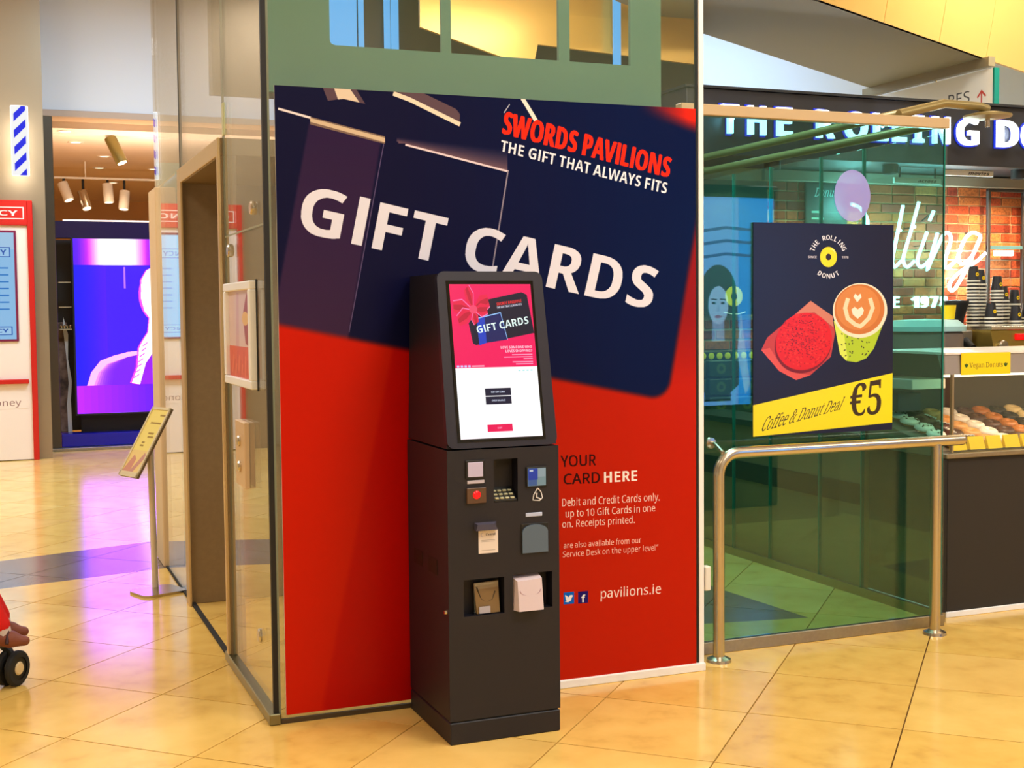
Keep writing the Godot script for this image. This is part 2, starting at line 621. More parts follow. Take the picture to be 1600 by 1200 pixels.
# ---------------------------------------------------------------- floor
func floor_tiles() -> void:
	var f := frame_of("floor", "polished cream stone floor of square tiles laid diagonally", "floor")
	part(f, "screed", b(-10, -0.2, -27, 13, -0.012, 11), mat("grout", col(84, 56, 26), 0.85))
	var fl := deg_to_rad(43.659)
	var ua := Vector2(cos(fl), sin(fl))
	var ub := Vector2(sin(fl), -cos(fl))
	var sa := 0.5975
	var sb := 0.604
	var band := PackedVector2Array([Vector2(-9, -1.78), Vector2(-1.03, -4.12), Vector2(-0.05, -4.45), Vector2(3.4, -5.35), Vector2(3.4, -4.3), Vector2(-0.16, -3.39), Vector2(-1.03, -3.18), Vector2(-9, -0.85)])
	var inlay := PackedVector2Array([Vector2(2.86, -1.60), Vector2(2.93, -0.64), Vector2(1.98, -0.82), Vector2(1.98, -1.75)])
	var mott := noise_tex(5, 0.012, [[0.0, col(228, 216, 196)], [0.3, col(244, 236, 220)], [0.6, col(250, 244, 232)], [1.0, col(255, 252, 246)]], 6)
	var tones := []
	for k in 5:
		var c: Color = [col(246, 206, 118), col(243, 202, 112), col(248, 210, 124), col(245, 204, 121), col(241, 199, 110)][k]
		tones.append(mat("floor_stone_%d" % k, c, 0.15, 0.0, {"grain": mott, "scale": [0.55, 0.7, 0.62, 0.48, 0.8][k], "spec": 0.5}))
	var dark := mat("floor_dark_stone", col(128, 116, 112), 0.17, 0.0, {"grain": mott, "scale": 0.9})
	var items := []
	for ia in range(-30, 36):
		for ib in range(-30, 46):
			var o := ua * (0.510 + ia * sa) + ub * (0.177 + ib * sb)
			var ctr := o + ua * sa / 2 + ub * sb / 2
			if ctr.x < -9.9 or ctr.x > 12.9 or ctr.y < -24 or ctr.y > 10.5:
				continue
			var g := 0.0028
			var sq := PackedVector2Array([o + ua * g + ub * g, o + ua * (sa - g) + ub * g, o + ua * (sa - g) + ub * (sb - g), o + ua * g + ub * (sb - g)])
			var d := ctr.distance_to(Vector2(-0.987, 4.992))
			# bearing from the camera, to give the tiles in the picture their own objects first
			var ang := absf(wrapf(atan2(ctr.x + 0.987, 4.992 - ctr.y) - deg_to_rad(21.8), -PI, PI))
			items.append([d + (0.0 if ang < 0.44 and d > 2.6 else 40.0), sq, ia, ib])
	items.sort_custom(func(p, q): return p[0] < q[0])
	var rest := MB.new()
	var rest_dark := MB.new()
	var count := 0
	for it in items:
		for dk in [false, true]:
			var pieces := []
			if not dk:
				pieces = [it[1]]
				for cut in [band, inlay]:
					var nxt := []
					for p in pieces:
						nxt.append_array(Geometry2D.clip_polygons(p, cut))
					pieces = nxt
			else:
				for cut in [band, inlay]:
					pieces.append_array(Geometry2D.intersect_polygons(it[1], cut))
			for p in pieces:
				var q := PackedVector2Array()
				for s in p: q.append(Vector2(s.x, -s.y))
				if q.size() < 3 or Geometry2D.triangulate_polygon(q).is_empty():
					continue
				if count < 298:
					var m := MB.new()
					m.prism(q, Vector3(0, -0.012, 0), Vector3.RIGHT, Vector3.FORWARD, 0.012)
					part(f, "tile", m, dark if dk else tones[absi(it[2] * 7 + it[3] * 13 + it[2] * it[3]) % 5])
					count += 1
				elif dk: rest_dark.prism(q, Vector3(0, -0.012, 0), Vector3.RIGHT, Vector3.FORWARD, 0.012)
				else: rest.prism(q, Vector3(0, -0.012, 0), Vector3.RIGHT, Vector3.FORWARD, 0.012)
	part(f, "distant_tiles", rest, tones[0]).set_meta("kind", "stuff")
	if rest_dark.v.size(): part(f, "distant_dark_tiles", rest_dark, dark).set_meta("kind", "stuff")

# ---------------------------------------------------------------- glass lift shaft
func glass(parent: Node3D, called: String, x0: float, y0: float, z0: float, x1: float, y1: float, z1: float) -> void:
	part(parent, called, b(x0, y0, z0, x1, y1, z1), M.pane)

func shaft() -> void:
	var top := 3.75
	var s := frame_of("wall_glass_side", "tall glass side wall of the lift lobby with a metal doorway", "glass wall")
	glass(s, "pane", -0.012, 0.045, -0.945, 0.0, 1.966, -0.02)
	glass(s, "pane", -0.012, 1.974, -0.945, 0.0, top, -0.02)
	glass(s, "pane", -0.012, 2.43, -2.38, 0.0, top, -0.955)
	glass(s, "pane", -0.012, 2.43, -3.6, 0.0, top, -2.39)
	glass(s, "pane", -0.012, 0.01, -3.44, 0.0, 2.42, -2.39)
	part(s, "silicone_joint", b(-0.011, 0.045, -0.955, -0.001, top, -0.945), M.pane_edge)
	part(s, "silicone_joint", b(-0.011, 1.966, -0.945, -0.001, 1.974, -0.02), mat("joint_pale", col(150, 150, 120), 0.4))
	part(s, "silicone_joint", b(-0.014, 2.42, -2.39, 0.002, top, -2.38), M.black)
	part(s, "channel", cb(-0.034, 0.0, -1.05, 0.012, 0.045, 0.012, 0.004), mat("channel_metal", col(132, 128, 98), 0.3, 0.9))
	part(s, "floor_seal", b(-0.018, 0.0, -3.45, 0.006, 0.01, -1.05), M.rubber)
	# corner joint and the front sheet of the shaft
	part(s, "corner_seal", b(-0.014, 0.0, -0.022, 0.006, top, -0.002), M.black)
	part(s, "edge_strip", b(0.006, 0.0, -0.012, 0.014, top, -0.001), M.pane_edge)
	for e in [[2.047, -0.233], [1.903, -0.80], [0.30, -0.25], [3.0, -0.5]]:
		var m := MB.new().lathe(PackedVector2Array([Vector2(0, 0.014), Vector2(0.024, 0.014), Vector2(0.029, 0.008), Vector2(0.029, 0.0), Vector2(0, 0)]), Vector3(-0.012, e[0], e[1]), Vector3.LEFT, 20)
		part(s, "glass_fixing", m, M.steel)
	# doorway lining
	var p := frame_of("door_1", "bronze metal doorway lining set in the glass side wall", "doorway")
	part(p, "far_jamb", cb(-0.02, 0.0, -2.38, 0.85, 2.42, -2.30, 0.003), M.bronze_steel)
	part(p, "jamb_trim", cb(-0.034, 0.0, -2.36, -0.02, 2.42, -2.24, 0.003), mat("champagne", col(214, 186, 138), 0.4, 0.6))
	part(p, "near_jamb", cb(-0.02, 0.0, -0.99, 0.05, 2.34, -0.955, 0.003), M.bronze_steel)
	part(p, "jamb_trim", cb(-0.034, 0.046, -0.995, -0.02, 2.42, -0.955, 0.003), M.champagne)
	part(p, "header", cb(-0.02, 2.34, -2.30, 0.85, 2.42, -0.955, 0.003), M.bronze_steel)
	part(p, "header_trim", cb(-0.034, 2.34, -2.24, -0.02, 2.42, -0.995, 0.003), M.champagne)
	struct("wall_lift", b(1.7, 0, -3.6, 1.78, 2.6, -0.3), M.bronze_steel, "bronze lift wall inside the glass shaft", "wall")
	struct("wall_glass_return", b(0.0, 0, -3.62, 1.7, 2.6, -3.6), mat("frosted_return", col(150, 170, 150), 0.5), "grey-green frosted panel closing the glass shaft at the rear", "wall")
	struct("trim_1", cb(-0.03, 0, -3.83, 0.10, 2.43, -3.46, 0.006), M.cream, "cream painted post at the rear end of the glass wall", "post")
	# front sheet
	var f := frame_of("wall_glass_front", "glass front of the lift shaft above the gift card graphic", "glass wall")
	glass(f, "pane", 0.016, 0.0, -0.014, 1.90, top, -0.004)
	part(f, "mullion", cb(1.903, 0.0, -0.03, 1.928, top, 0.004, 0.002), M.white_alu)
	part(f, "dark_seal", b(1.893, 0.03, -0.02, 1.903, top, 0.0), M.black)
	part(f, "base_rail", cb(0.56, 0.0, -0.02, 1.930, 0.036, 0.016, 0.003), M.white_alu)
	part(f, "base_seal", b(0.014, 0.0, -0.012, 0.56, 0.018, 0.004), mat("seal_brown", col(70, 54, 30), 0.6))
	part(f, "door_release", cb(1.932, 0.36, -0.03, 1.962, 0.47, 0.008, 0.004), M.white_paint, "small white plastic box on the mullion")
	# green grey band behind the glass, with openings above y 2.70
	var g := mat("grey_green_film", col(88, 130, 106), 0.45)
	var sp := frame_of("wall_spandrel", "grey-green panel with window openings behind the shaft glass", "panel")
	part(sp, "band", b(0.02, 2.50, -0.17, 1.80, 2.70, -0.15), g)
	part(sp, "stile", b(0.02, 2.70, -0.17, 0.294, 3.75, -0.15), g)
	part(sp, "stile", b(0.769, 2.70, -0.17, 0.811, 3.75, -0.15), g)
	part(sp, "stile", b(1.302, 2.70, -0.17, 1.354, 3.75, -0.15), g)
	part(sp, "stile", b(1.648, 2.70, -0.17, 1.80, 3.75, -0.15), g)
	var cor := MB.new().prism(PackedVector2Array([Vector2(0, 0), Vector2(0.022, 0), Vector2(0.008, 0.004), Vector2(0.003, 0.010), Vector2(0, 0.022)]), Vector3(0.294, 2.70, -0.17), Vector3.RIGHT, Vector3.UP, 0.02)
	part(sp, "rounded_corner", cor, g)
	# what shows through those openings
	var wn := frame_of("window_1", "bright blue daylight windows behind the shaft openings", "window")
	var day := mat("daylight_window", Color.BLACK, 0.5, 0.0, {"glow": Color(0.38, 0.74, 1.0), "power": 1.1})
	for e in [[1.10, 1.408, -3.86], [1.422, 1.459, -3.86], [1.608, 1.65, -3.86], [1.659, 1.711, -3.86], [3.171, 3.228, -3.4]]:
		part(wn, "pane", b(e[0], 3.20, e[2], e[1], 4.9, e[2] + 0.02), day)
	part(wn, "wall_piece", b(0.4, 3.1, -3.95, 4.2, 4.9, -3.9), mat("dark_brown_wall", col(74, 60, 40), 0.7))
	var gp := MB.new().prism(PackedVector2Array([Vector2(1.75, 3.56), Vector2(2.58, 3.33), Vector2(2.62, 3.50), Vector2(3.9, 3.44), Vector2(3.9, 4.6), Vector2(1.75, 4.6)]), Vector3(0, 0, -3.5), Vector3.RIGHT, Vector3.UP, 0.03)
	single("ceiling_fascia", "gold curved ceiling fascia glimpsed through the shaft openings", "fascia", gp, mat("gold_panel", col(226, 176, 76), 0.3, 0.35))
	light_bar("added_fascia_lamp", "slim light bar added to brighten the gold fascia behind the shaft", Vector3(2.3, 4.1, -2.9), Vector2(1.6, 0.1), 0.12, WARM, Vector3(0.2, -0.5, -1))  # bar added to light the gold seen through the shaft openings
	# things fixed to the side glass
	var fr := thing("poster_frame", "white snap frame with a pink and red poster on the side glass", "poster frame", Vector3(-0.012, 0, 0))
	var ring := MB.new()
	ring.cbox(Vector3(-0.03, 1.72, -0.84), Vector3(0, 1.755, -0.20), 0.004).cbox(Vector3(-0.03, 1.315, -0.84), Vector3(0, 1.35, -0.20), 0.004)
	ring.cbox(Vector3(-0.03, 1.35, -0.84), Vector3(0, 1.72, -0.795), 0.004).cbox(Vector3(-0.03, 1.35, -0.245), Vector3(0, 1.72, -0.20), 0.004)
	part(fr, "frame", ring, M.white_alu)
	part(fr, "back_edge", b(-0.004, 1.31, -0.205, 0.0, 1.76, -0.185), M.black)
	var pp := Pic.new(192, 256, Vector2(0, 0), Vector2(1, 1), col(226, 196, 192))
	pp.rect(Vector2(0, 0), Vector2(1, 0.36), col(226, 84, 58))
	for k in 14:
		pp.line([Vector2(0.05 + k * 0.07, 0.02 + 0.03 * (k % 3)), Vector2(0.12 + k * 0.065, 0.30 - 0.05 * (k % 4))], 0.03, col(240, 130, 92) if k % 2 else col(206, 58, 40))
	pp.poly([Vector2(0.30, 0.36), Vector2(0.44, 0.36), Vector2(0.46, 0.98), Vector2(0.36, 0.98)], col(214, 170, 176))
	pp.poly([Vector2(0.72, 0.4), Vector2(0.88, 0.36), Vector2(0.9, 0.8), Vector2(0.8, 0.98), Vector2(0.62, 0.72)], col(168, 62, 64))
	pp.ell(Vector2(0.72, 0.68), 0.13, 0.08, col(240, 190, 96))
	part(fr, "poster", MB.new().quad(Vector3(-0.012, 1.72, -0.795), Vector3(-0.012, 1.72, -0.245), Vector3(-0.012, 1.35, -0.245), Vector3(-0.012, 1.35, -0.795), Vector3.LEFT), mat("frame_poster", Color.WHITE, 0.3, 0.0, {"print": pp.tex()}))
	var cp := thing("call_plate", "tall brushed steel lift call plate on the side glass", "call plate", Vector3(-0.012, 0, 0))
	part(cp, "plate", cb(-0.022, 0.885, -0.64, 0, 1.165, -0.42, 0.003), mat("call_plate_steel", col(226, 196, 160), 0.4, 0.4))
	for y in [0.97, 1.08]:
		part(cp, "button", MB.new().lathe(PackedVector2Array([Vector2(0, 0.012), Vector2(0.02, 0.012), Vector2(0.024, 0.006), Vector2(0.024, 0), Vector2(0, 0)]), Vector3(-0.022, y, -0.53), Vector3.LEFT, 16), M.steel)
	part(s, "glass_clip", cb(-0.020, 2.42, -0.905, -0.012, 2.565, -0.865, 0.002), mat("pale_bar", col(206, 208, 160), 0.35, 0.3), "slim pale clip on the glass joint")

# ---------------------------------------------------------------- gift card graphic
func graphic() -> void:
	var x0 := 0.034
	var x1 := 1.888
	var y0 := 0.034
	var y1 := 2.50
	var W := 300
	var H := 400
	var p := Pic.new(W, H, Vector2(x0, y0), Vector2(x1, y1), Color.BLACK)
	var navy := col(12, 13, 52)
	var navy2 := col(4, 20, 66)
	var red := col(190, 30, 8)
	# soft printed areas, worked out per pixel on a small sheet and then enlarged
	for py in H:
		for px in W:
			var P := Vector2(x0 + (px + 0.5) / W * (x1 - x0), y1 - (py + 0.5) / H * (y1 - y0))
			var c := navy.lerp(navy2, clampf((P.x - 0.5) / 1.0, 0, 1))
			# broad ribbon band
			var ta := (P.y - 1.54) / (2.36 - 1.54)
			var le := lerpf(0.0, 0.168, ta)
			var ri := lerpf(0.313, 0.468, ta)
			var inb := clampf((P.x - le) / 0.012 + 0.5, 0, 1) * clampf((ri - P.x) / 0.012 + 0.5, 0, 1) * clampf((2.365 - (P.x - 0.17) * 0.2 - P.y) / 0.012 + 0.5, 0, 1)
			c = c.lerp(col(44, 26, 66).lerp(col(58, 36, 70), clampf(1.0 - ta, 0, 1)), inb)
			# printed glow above the lid edge of the pictured box
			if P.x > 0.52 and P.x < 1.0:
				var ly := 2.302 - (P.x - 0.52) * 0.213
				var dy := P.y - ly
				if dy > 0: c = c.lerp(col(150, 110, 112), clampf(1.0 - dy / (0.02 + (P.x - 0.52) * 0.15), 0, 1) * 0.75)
			# card edge: below it the red table
			var ey := 1.585 - P.x * 0.207
			var dr := ey - P.y
			var d2 := P.x - (1.765 + (P.y - 1.34) * 0.19)
			var rr := 0.09
			if dr > -rr and d2 > -rr: dr = Vector2(dr + rr, d2 + rr).length() - rr
			else: dr = maxf(dr, d2)
			var tr := clampf(dr / 0.035 + 0.5, 0, 1)
			tr = tr * tr * (3.0 - 2.0 * tr)
			var rc := red
			if P.x < 0.56: rc = col(200, 26, 4).lerp(col(188, 10, 4), clampf((P.x - (0.16 + P.y * 0.22)) / 0.02, 0, 1))
			if P.x > 1.5: rc = rc.lerp(col(120, 16, 22), 0.6 * clampf((P.y - 1.3) / 0.3, 0, 1))
			c = c.lerp(rc, tr)
			var tc := clampf((P.x - 1.60) / 0.25, 0, 1) * clampf((P.y - 2.435 + (P.x - 1.7) * 0.25) / 0.06, 0, 1)
			c = c.lerp(col(226, 40, 24), tc)
			p.img.set_pixel(px, py, c)
	p.img.resize(1500, 2000, Image.INTERPOLATE_CUBIC)
	p.w = 1500
	p.h = 2000
	var cream_ := col(238, 220, 196)
	# the printed picture: highlight streaks and edges of a boxed gift with satin ribbon and bow, the artwork that the kiosk screen shows too
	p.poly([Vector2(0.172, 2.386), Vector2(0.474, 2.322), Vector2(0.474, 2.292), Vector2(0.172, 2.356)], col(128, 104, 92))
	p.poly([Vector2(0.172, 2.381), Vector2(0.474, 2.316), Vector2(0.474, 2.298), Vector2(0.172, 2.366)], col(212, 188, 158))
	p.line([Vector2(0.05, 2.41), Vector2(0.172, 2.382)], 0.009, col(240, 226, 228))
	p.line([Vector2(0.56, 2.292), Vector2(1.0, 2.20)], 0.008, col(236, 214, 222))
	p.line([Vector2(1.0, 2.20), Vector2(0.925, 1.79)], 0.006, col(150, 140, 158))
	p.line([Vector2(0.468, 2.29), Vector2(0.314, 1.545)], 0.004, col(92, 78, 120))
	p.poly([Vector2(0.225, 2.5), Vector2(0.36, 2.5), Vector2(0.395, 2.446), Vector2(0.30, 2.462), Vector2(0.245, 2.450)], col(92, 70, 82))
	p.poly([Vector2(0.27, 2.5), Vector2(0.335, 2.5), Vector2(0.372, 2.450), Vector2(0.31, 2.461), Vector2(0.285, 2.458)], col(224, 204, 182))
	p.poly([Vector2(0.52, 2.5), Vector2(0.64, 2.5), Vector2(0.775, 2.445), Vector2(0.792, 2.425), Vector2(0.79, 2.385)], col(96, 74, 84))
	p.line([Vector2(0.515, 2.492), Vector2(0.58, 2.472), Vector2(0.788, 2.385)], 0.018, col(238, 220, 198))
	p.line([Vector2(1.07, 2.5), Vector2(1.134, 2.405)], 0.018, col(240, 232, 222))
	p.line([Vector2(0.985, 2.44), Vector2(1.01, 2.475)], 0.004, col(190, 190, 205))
	var wht := col(230, 228, 244)
	var v := func(x: float, y: float) -> Vector2: return Vector2(x, y)
	p.text("GIFT CARDS", [v.call(0.152, 2.124), v.call(1.708, 1.801), v.call(1.660, 1.622), v.call(0.114, 1.939)], wht, "sansbold")
	p.text("SWORDS PAVILIONS", [v.call(0.991, 2.446), v.call(1.769, 2.282), v.call(1.753, 2.196), v.call(0.976, 2.354)], col(255, 44, 22), "sansbold")
	for d in [Vector2(0.003, 0), Vector2(-0.003, 0), Vector2(0, 0.002)]:
		p.text("SWORDS PAVILIONS", [v.call(0.991, 2.446) + d, v.call(1.769, 2.282) + d, v.call(1.753, 2.196) + d, v.call(0.976, 2.354) + d], col(255, 44, 22), "sansbold")
	p.text("THE GIFT THAT ALWAYS FITS", [v.call(0.973, 2.328), v.call(1.75, 2.174), v.call(1.741, 2.126), v.call(0.966, 2.283)], col(238, 238, 250), "sansbold")
	var blk := col(46, 8, 12)
	for d in [Vector2.ZERO, Vector2(0.0022, 0), Vector2(0, 0.0015)]: p.text("YOUR", [d + v.call(1.228, 1.004), d + v.call(1.394, 1.002), d + v.call(1.393, 0.955), d + v.call(1.230, 0.957)], blk, "sans")
	for d in [Vector2.ZERO, Vector2(0.0022, 0), Vector2(0, 0.0015)]: p.text("CARD", [d + v.call(1.242, 0.925), d + v.call(1.412, 0.924), d + v.call(1.411, 0.878), d + v.call(1.242, 0.881)], blk, "sans")
	p.text("HERE", [v.call(1.433, 0.924), v.call(1.594, 0.923), v.call(1.594, 0.877), v.call(1.433, 0.878)], col(250, 240, 236), "sansbold")
	p.text("Debit and Credit Cards only.", [v.call(1.234, 0.820), v.call(1.705, 0.816), v.call(1.704, 0.783), v.call(1.234, 0.787)], col(246, 222, 214))
	p.text("up to 10 Gift Cards in one", [v.call(1.250, 0.770), v.call(1.682, 0.768), v.call(1.682, 0.737), v.call(1.250, 0.739)], col(246, 222, 214))
	p.text("on. Receipts printed.", [v.call(1.235, 0.726), v.call(1.581, 0.723), v.call(1.581, 0.692), v.call(1.234, 0.695)], col(246, 222, 214))
	p.text("are also available from our", [v.call(1.240, 0.630), v.call(1.612, 0.627), v.call(1.612, 0.602), v.call(1.240, 0.606)], col(244, 206, 196))
	p.text("Service Desk on the upper level\"", [v.call(1.236, 0.593), v.call(1.696, 0.589), v.call(1.696, 0.563), v.call(1.235, 0.568)], col(244, 206, 196))
	p.text("pavilions.ie", [v.call(1.415, 0.415), v.call(1.710, 0.412), v.call(1.709, 0.369), v.call(1.414, 0.373)], col(248, 232, 228))
	# two blue square icons: a white bird and a white f
	p.rect(v.call(1.238, 0.363), v.call(1.287, 0.415), col(0, 100, 205))
	p.poly([v.call(1.246, 0.405), v.call(1.262, 0.393), v.call(1.268, 0.402), v.call(1.277, 0.402), v.call(1.283, 0.396), v.call(1.277, 0.390), v.call(1.272, 0.377), v.call(1.258, 0.371), v.call(1.244, 0.375), v.call(1.252, 0.380), v.call(1.246, 0.388), v.call(1.250, 0.390), v.call(1.245, 0.396)], col(244, 246, 250))
	p.rect(v.call(1.306, 0.361), v.call(1.354, 0.413), col(34, 20, 110))
	p.text("f", [v.call(1.321, 0.396), v.call(1.341, 0.396), v.call(1.341, 0.365), v.call(1.321, 0.365)], col(248, 248, 252), "sansbold")
	var g := thing("wall_graphic", "large navy and red gift card advert covering the glass shaft front", "advert", Vector3(0, 0, 0))
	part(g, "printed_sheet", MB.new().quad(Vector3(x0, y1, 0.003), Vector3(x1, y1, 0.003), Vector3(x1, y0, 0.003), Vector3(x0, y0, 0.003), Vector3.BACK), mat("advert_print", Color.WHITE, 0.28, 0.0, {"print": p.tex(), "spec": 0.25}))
	part(g, "backing", b(x0, y0, -0.003, x1, y1, 0.0025), M.white_paint)

# ---------------------------------------------------------------- payment kiosk
func kiosk() -> void:
	var k := thing("gift_card_kiosk", "tall black gift card vending kiosk with a lit touch screen", "kiosk", Vector3(0.769, 0, 0.512))
	# own axes: x -0.225..0.225, z 0 at the front, back at -0.495
	var bl: Material = M.powder_black
	part(k, "plinth", cb(-0.225, 0.0, -0.495, 0.225, 0.084, 0.0, 0.004), bl)
	part(k, "plinth_gap", b(-0.217, 0.084, -0.487, 0.217, 0.090, -0.008), M.black)
	# cabinet: shell with a front sheet that has real openings
	var open := [[0.728 - 0.769, 0.905, 0.825 - 0.769, 1.068], [0.603 - 0.769, 0.482, 0.766 - 0.769, 0.621], [0.801 - 0.769, 0.488, 0.964 - 0.769, 0.626]]
	var cabinet := MB.new()
	cabinet.box(Vector3(-0.225, 0.09, -0.495), Vector3(-0.217, 1.108, -0.004)).box(Vector3(0.217, 0.09, -0.495), Vector3(0.225, 1.108, -0.004))
	cabinet.box(Vector3(-0.217, 0.09, -0.495), Vector3(0.217, 1.108, -0.487)).box(Vector3(-0.217, 1.10, -0.487), Vector3(0.217, 1.108, -0.004)).box(Vector3(-0.217, 0.09, -0.487), Vector3(0.217, 0.098, -0.004))
	part(k, "cabinet", cabinet, bl)
	var xs := [-0.225, -0.166, -0.041, -0.003, 0.032, 0.056, 0.195, 0.225]
	var ys := [0.09, 0.482, 0.488, 0.621, 0.626, 0.905, 1.068, 1.108]
	var door := MB.new()
	for i in xs.size() - 1:
		for j in ys.size() - 1:
			var c := Vector2((xs[i] + xs[i + 1]) / 2, (ys[j] + ys[j + 1]) / 2)
			var hole := false
			for o in open:
				if c.x > o[0] and c.x < o[2] and c.y > o[1] and c.y < o[3]: hole = true
			if not hole:
				door.quad(Vector3(xs[i], ys[j + 1], 0), Vector3(xs[i + 1], ys[j + 1], 0), Vector3(xs[i + 1], ys[j], 0), Vector3(xs[i], ys[j], 0), Vector3.BACK)
	for o in open:
		var d := -0.06
		var a := Vector3(o[0], o[1], 0)
		var e := Vector3(o[2], o[3], 0)
		door.quad(Vector3(a.x, a.y, d), Vector3(e.x, a.y, d), Vector3(e.x, e.y, d), Vector3(a.x, e.y, d), Vector3.BACK)
		door.quad(Vector3(a.x, a.y, 0), Vector3(a.x, e.y, 0), Vector3(a.x, e.y, d), Vector3(a.x, a.y, d), Vector3.RIGHT)
		door.quad(Vector3(e.x, a.y, 0), Vector3(e.x, e.y, 0), Vector3(e.x, e.y, d), Vector3(e.x, a.y, d), Vector3.LEFT)
		door.quad(Vector3(a.x, a.y, 0), Vector3(e.x, a.y, 0), Vector3(e.x, a.y, d), Vector3(a.x, a.y, d), Vector3.UP)
		door.quad(Vector3(a.x, e.y, 0), Vector3(e.x, e.y, 0), Vector3(e.x, e.y, d), Vector3(a.x, e.y, d), Vector3.DOWN)
	door.quad(Vector3(-0.225, 0.09, 0), Vector3(-0.225, 1.108, 0), Vector3(-0.225, 1.108, -0.004), Vector3(-0.225, 0.09, -0.004), Vector3.LEFT)
	door.quad(Vector3(0.225, 0.09, 0), Vector3(0.225, 1.108, 0), Vector3(0.225, 1.108, -0.004), Vector3(0.225, 0.09, -0.004), Vector3.RIGHT)
	part(k, "front_door", door, bl)
	# leaning head
	var lean := Vector3(0, 0.66, -0.127)
	var up := lean.normalized()
	var out := Vector3(0, 0.127, 0.66).normalized()
	var L := lean.length()
	var foot := Vector3(0, 1.114, 0)
	var head := MB.new()
	head.hull8([Vector3(-0.221, 1.114, -0.49), Vector3(0.221, 1.114, -0.49), Vector3(0.221, 1.114, -0.012), Vector3(-0.221, 1.114, -0.012),
		Vector3(-0.205, 1.765, -0.49), Vector3(0.205, 1.765, -0.49), Vector3(0.205, 1.765, -0.142), Vector3(-0.205, 1.765, -0.142)])
	part(k, "head", head, bl)
	var bez := PackedVector2Array()
	for q in rrect(0.444, L, 0.03):
		var yy := q.y + L / 2
		bez.append(Vector2(q.x * lerpf(1.0, 0.965, yy / L), yy if yy > 0.1 else maxf(yy, 0.0) * 1.0))
	part(k, "bezel", MB.new().prism(bez, foot - out * 0.03, Vector3.RIGHT, up, 0.03), mat("bezel_black", col(30, 27, 42), 0.42))
	var at := func(px: float, py: float) -> Vector3: return foot + Vector3(px, 0, 0) + up * py
	var s0 := Vector2(-0.169, 0.034)
	var s1 := Vector2(0.162, 0.622)
	var gl := MB.new().prism(PackedVector2Array([Vector2(s0.x - 0.012, s0.y - 0.012), Vector2(s1.x + 0.012, s0.y - 0.012), Vector2(s1.x + 0.012, s1.y + 0.014), Vector2(s0.x - 0.012, s1.y + 0.014)]), foot, Vector3.RIGHT, up, 0.002)
	part(k, "screen_surround", gl, M.black_gloss)
	var p := Pic.new(620, 1100, Vector2(0, 0), Vector2(1, 1), Color.WHITE)
	var pink := col(244, 0, 92)
	p.rect(Vector2(0, 0.455), Vector2(1, 1), pink)
	p.poly([Vector2(0.20, 0.745), Vector2(0.42, 0.895), Vector2(0.88, 0.947), Vector2(0.945, 0.93), Vector2(1.0, 0.675), Vector2(0.27, 0.602), Vector2(0.235, 0.612)], col(6, 6, 40))
	p.poly([Vector2(0.30, 0.775), Vector2(0.40, 0.79), Vector2(0.40, 0.615), Vector2(0.31, 0.60)], col(24, 60, 190))
	p.poly([Vector2(0.40, 0.79), Vector2(0.60, 0.81), Vector2(0.66, 0.635), Vector2(0.40, 0.615)], col(6, 20, 90))
	p.line([Vector2(0.30, 0.775), Vector2(0.60, 0.812), Vector2(0.66, 0.635)], 0.007, col(150, 200, 255))
	# red bow over the corner of the card
	for e in [[0.27, 0.84, 0.20, 0.975, 0.06], [0.27, 0.84, 0.46, 0.90, 0.07], [0.27, 0.83, 0.03, 0.85, 0.06], [0.27, 0.83, 0.08, 0.755, 0.06], [0.27, 0.83, 0.30, 0.745, 0.05], [0.27, 0.83, 0.44, 0.84, 0.05]]:
		var a := Vector2(e[0], e[1])
		var d := Vector2(e[2], e[3])
		var s := (d - a).normalized().orthogonal() * float(e[4])
		p.poly([a, a.lerp(d, 0.55) + s, d + s * 0.7, d - s * 0.5, a.lerp(d, 0.55) - s * 0.8], col(232, 18, 70))
		p.poly([a, a.lerp(d, 0.55) + s * 0.4, d + s * 0.3, d - s * 0.2, a.lerp(d, 0.5) - s * 0.3], col(198, 8, 52))
		p.line([a, a.lerp(d, 0.55) + s, d + s * 0.7], 0.007, col(255, 120, 185))
	p.ell(Vector2(0.27, 0.835), 0.05, 0.028, col(244, 70, 110))
	p.text("GIFT CARDS", [Vector2(0.285, 0.725), Vector2(0.935, 0.787), Vector2(0.94, 0.738), Vector2(0.30, 0.678)], col(235, 255, 250), "sansbold")
	p.text("SWORDS PAVILIONS", [Vector2(0.56, 0.878), Vector2(0.87, 0.90), Vector2(0.87, 0.88), Vector2(0.56, 0.858)], col(255, 40, 40), "sansbold")
	p.text("THE GIFT THAT ALWAYS FITS", [Vector2(0.56, 0.852), Vector2(0.87, 0.873), Vector2(0.87, 0.86), Vector2(0.56, 0.838)], col(240, 240, 255), "sansbold")
	p.text("LOVE SOMEONE WHO", [Vector2(0.57, 0.592), Vector2(0.955, 0.592), Vector2(0.955, 0.576), Vector2(0.57, 0.576)], col(255, 220, 235), "sansbold")
	p.text("LOVES SHOPPING?", [Vector2(0.625, 0.567), Vector2(0.955, 0.567), Vector2(0.955, 0.551), Vector2(0.625, 0.551)], col(255, 220, 235), "sansbold")
	for e in [[0.70, 0.535], [0.60, 0.52], [0.84, 0.508], [0.70, 0.488], [0.74, 0.474]]:
		p.rect(Vector2(e[0], e[1] - 0.004), Vector2(0.955, e[1] + 0.003), col(255, 150, 190))
	for kk in 4: p.rect(Vector2(0.02 + kk * 0.045, 0.459), Vector2(0.05 + kk * 0.045, 0.473), col(210, 200, 255))
	p.rect(Vector2(0.20, 0.462), Vector2(0.35, 0.47), col(255, 190, 215))
	for kk in 4: p.rect(Vector2(0.765 + kk * 0.05, 0.428), Vector2(0.79 + kk * 0.05, 0.434), col(90, 220, 220))
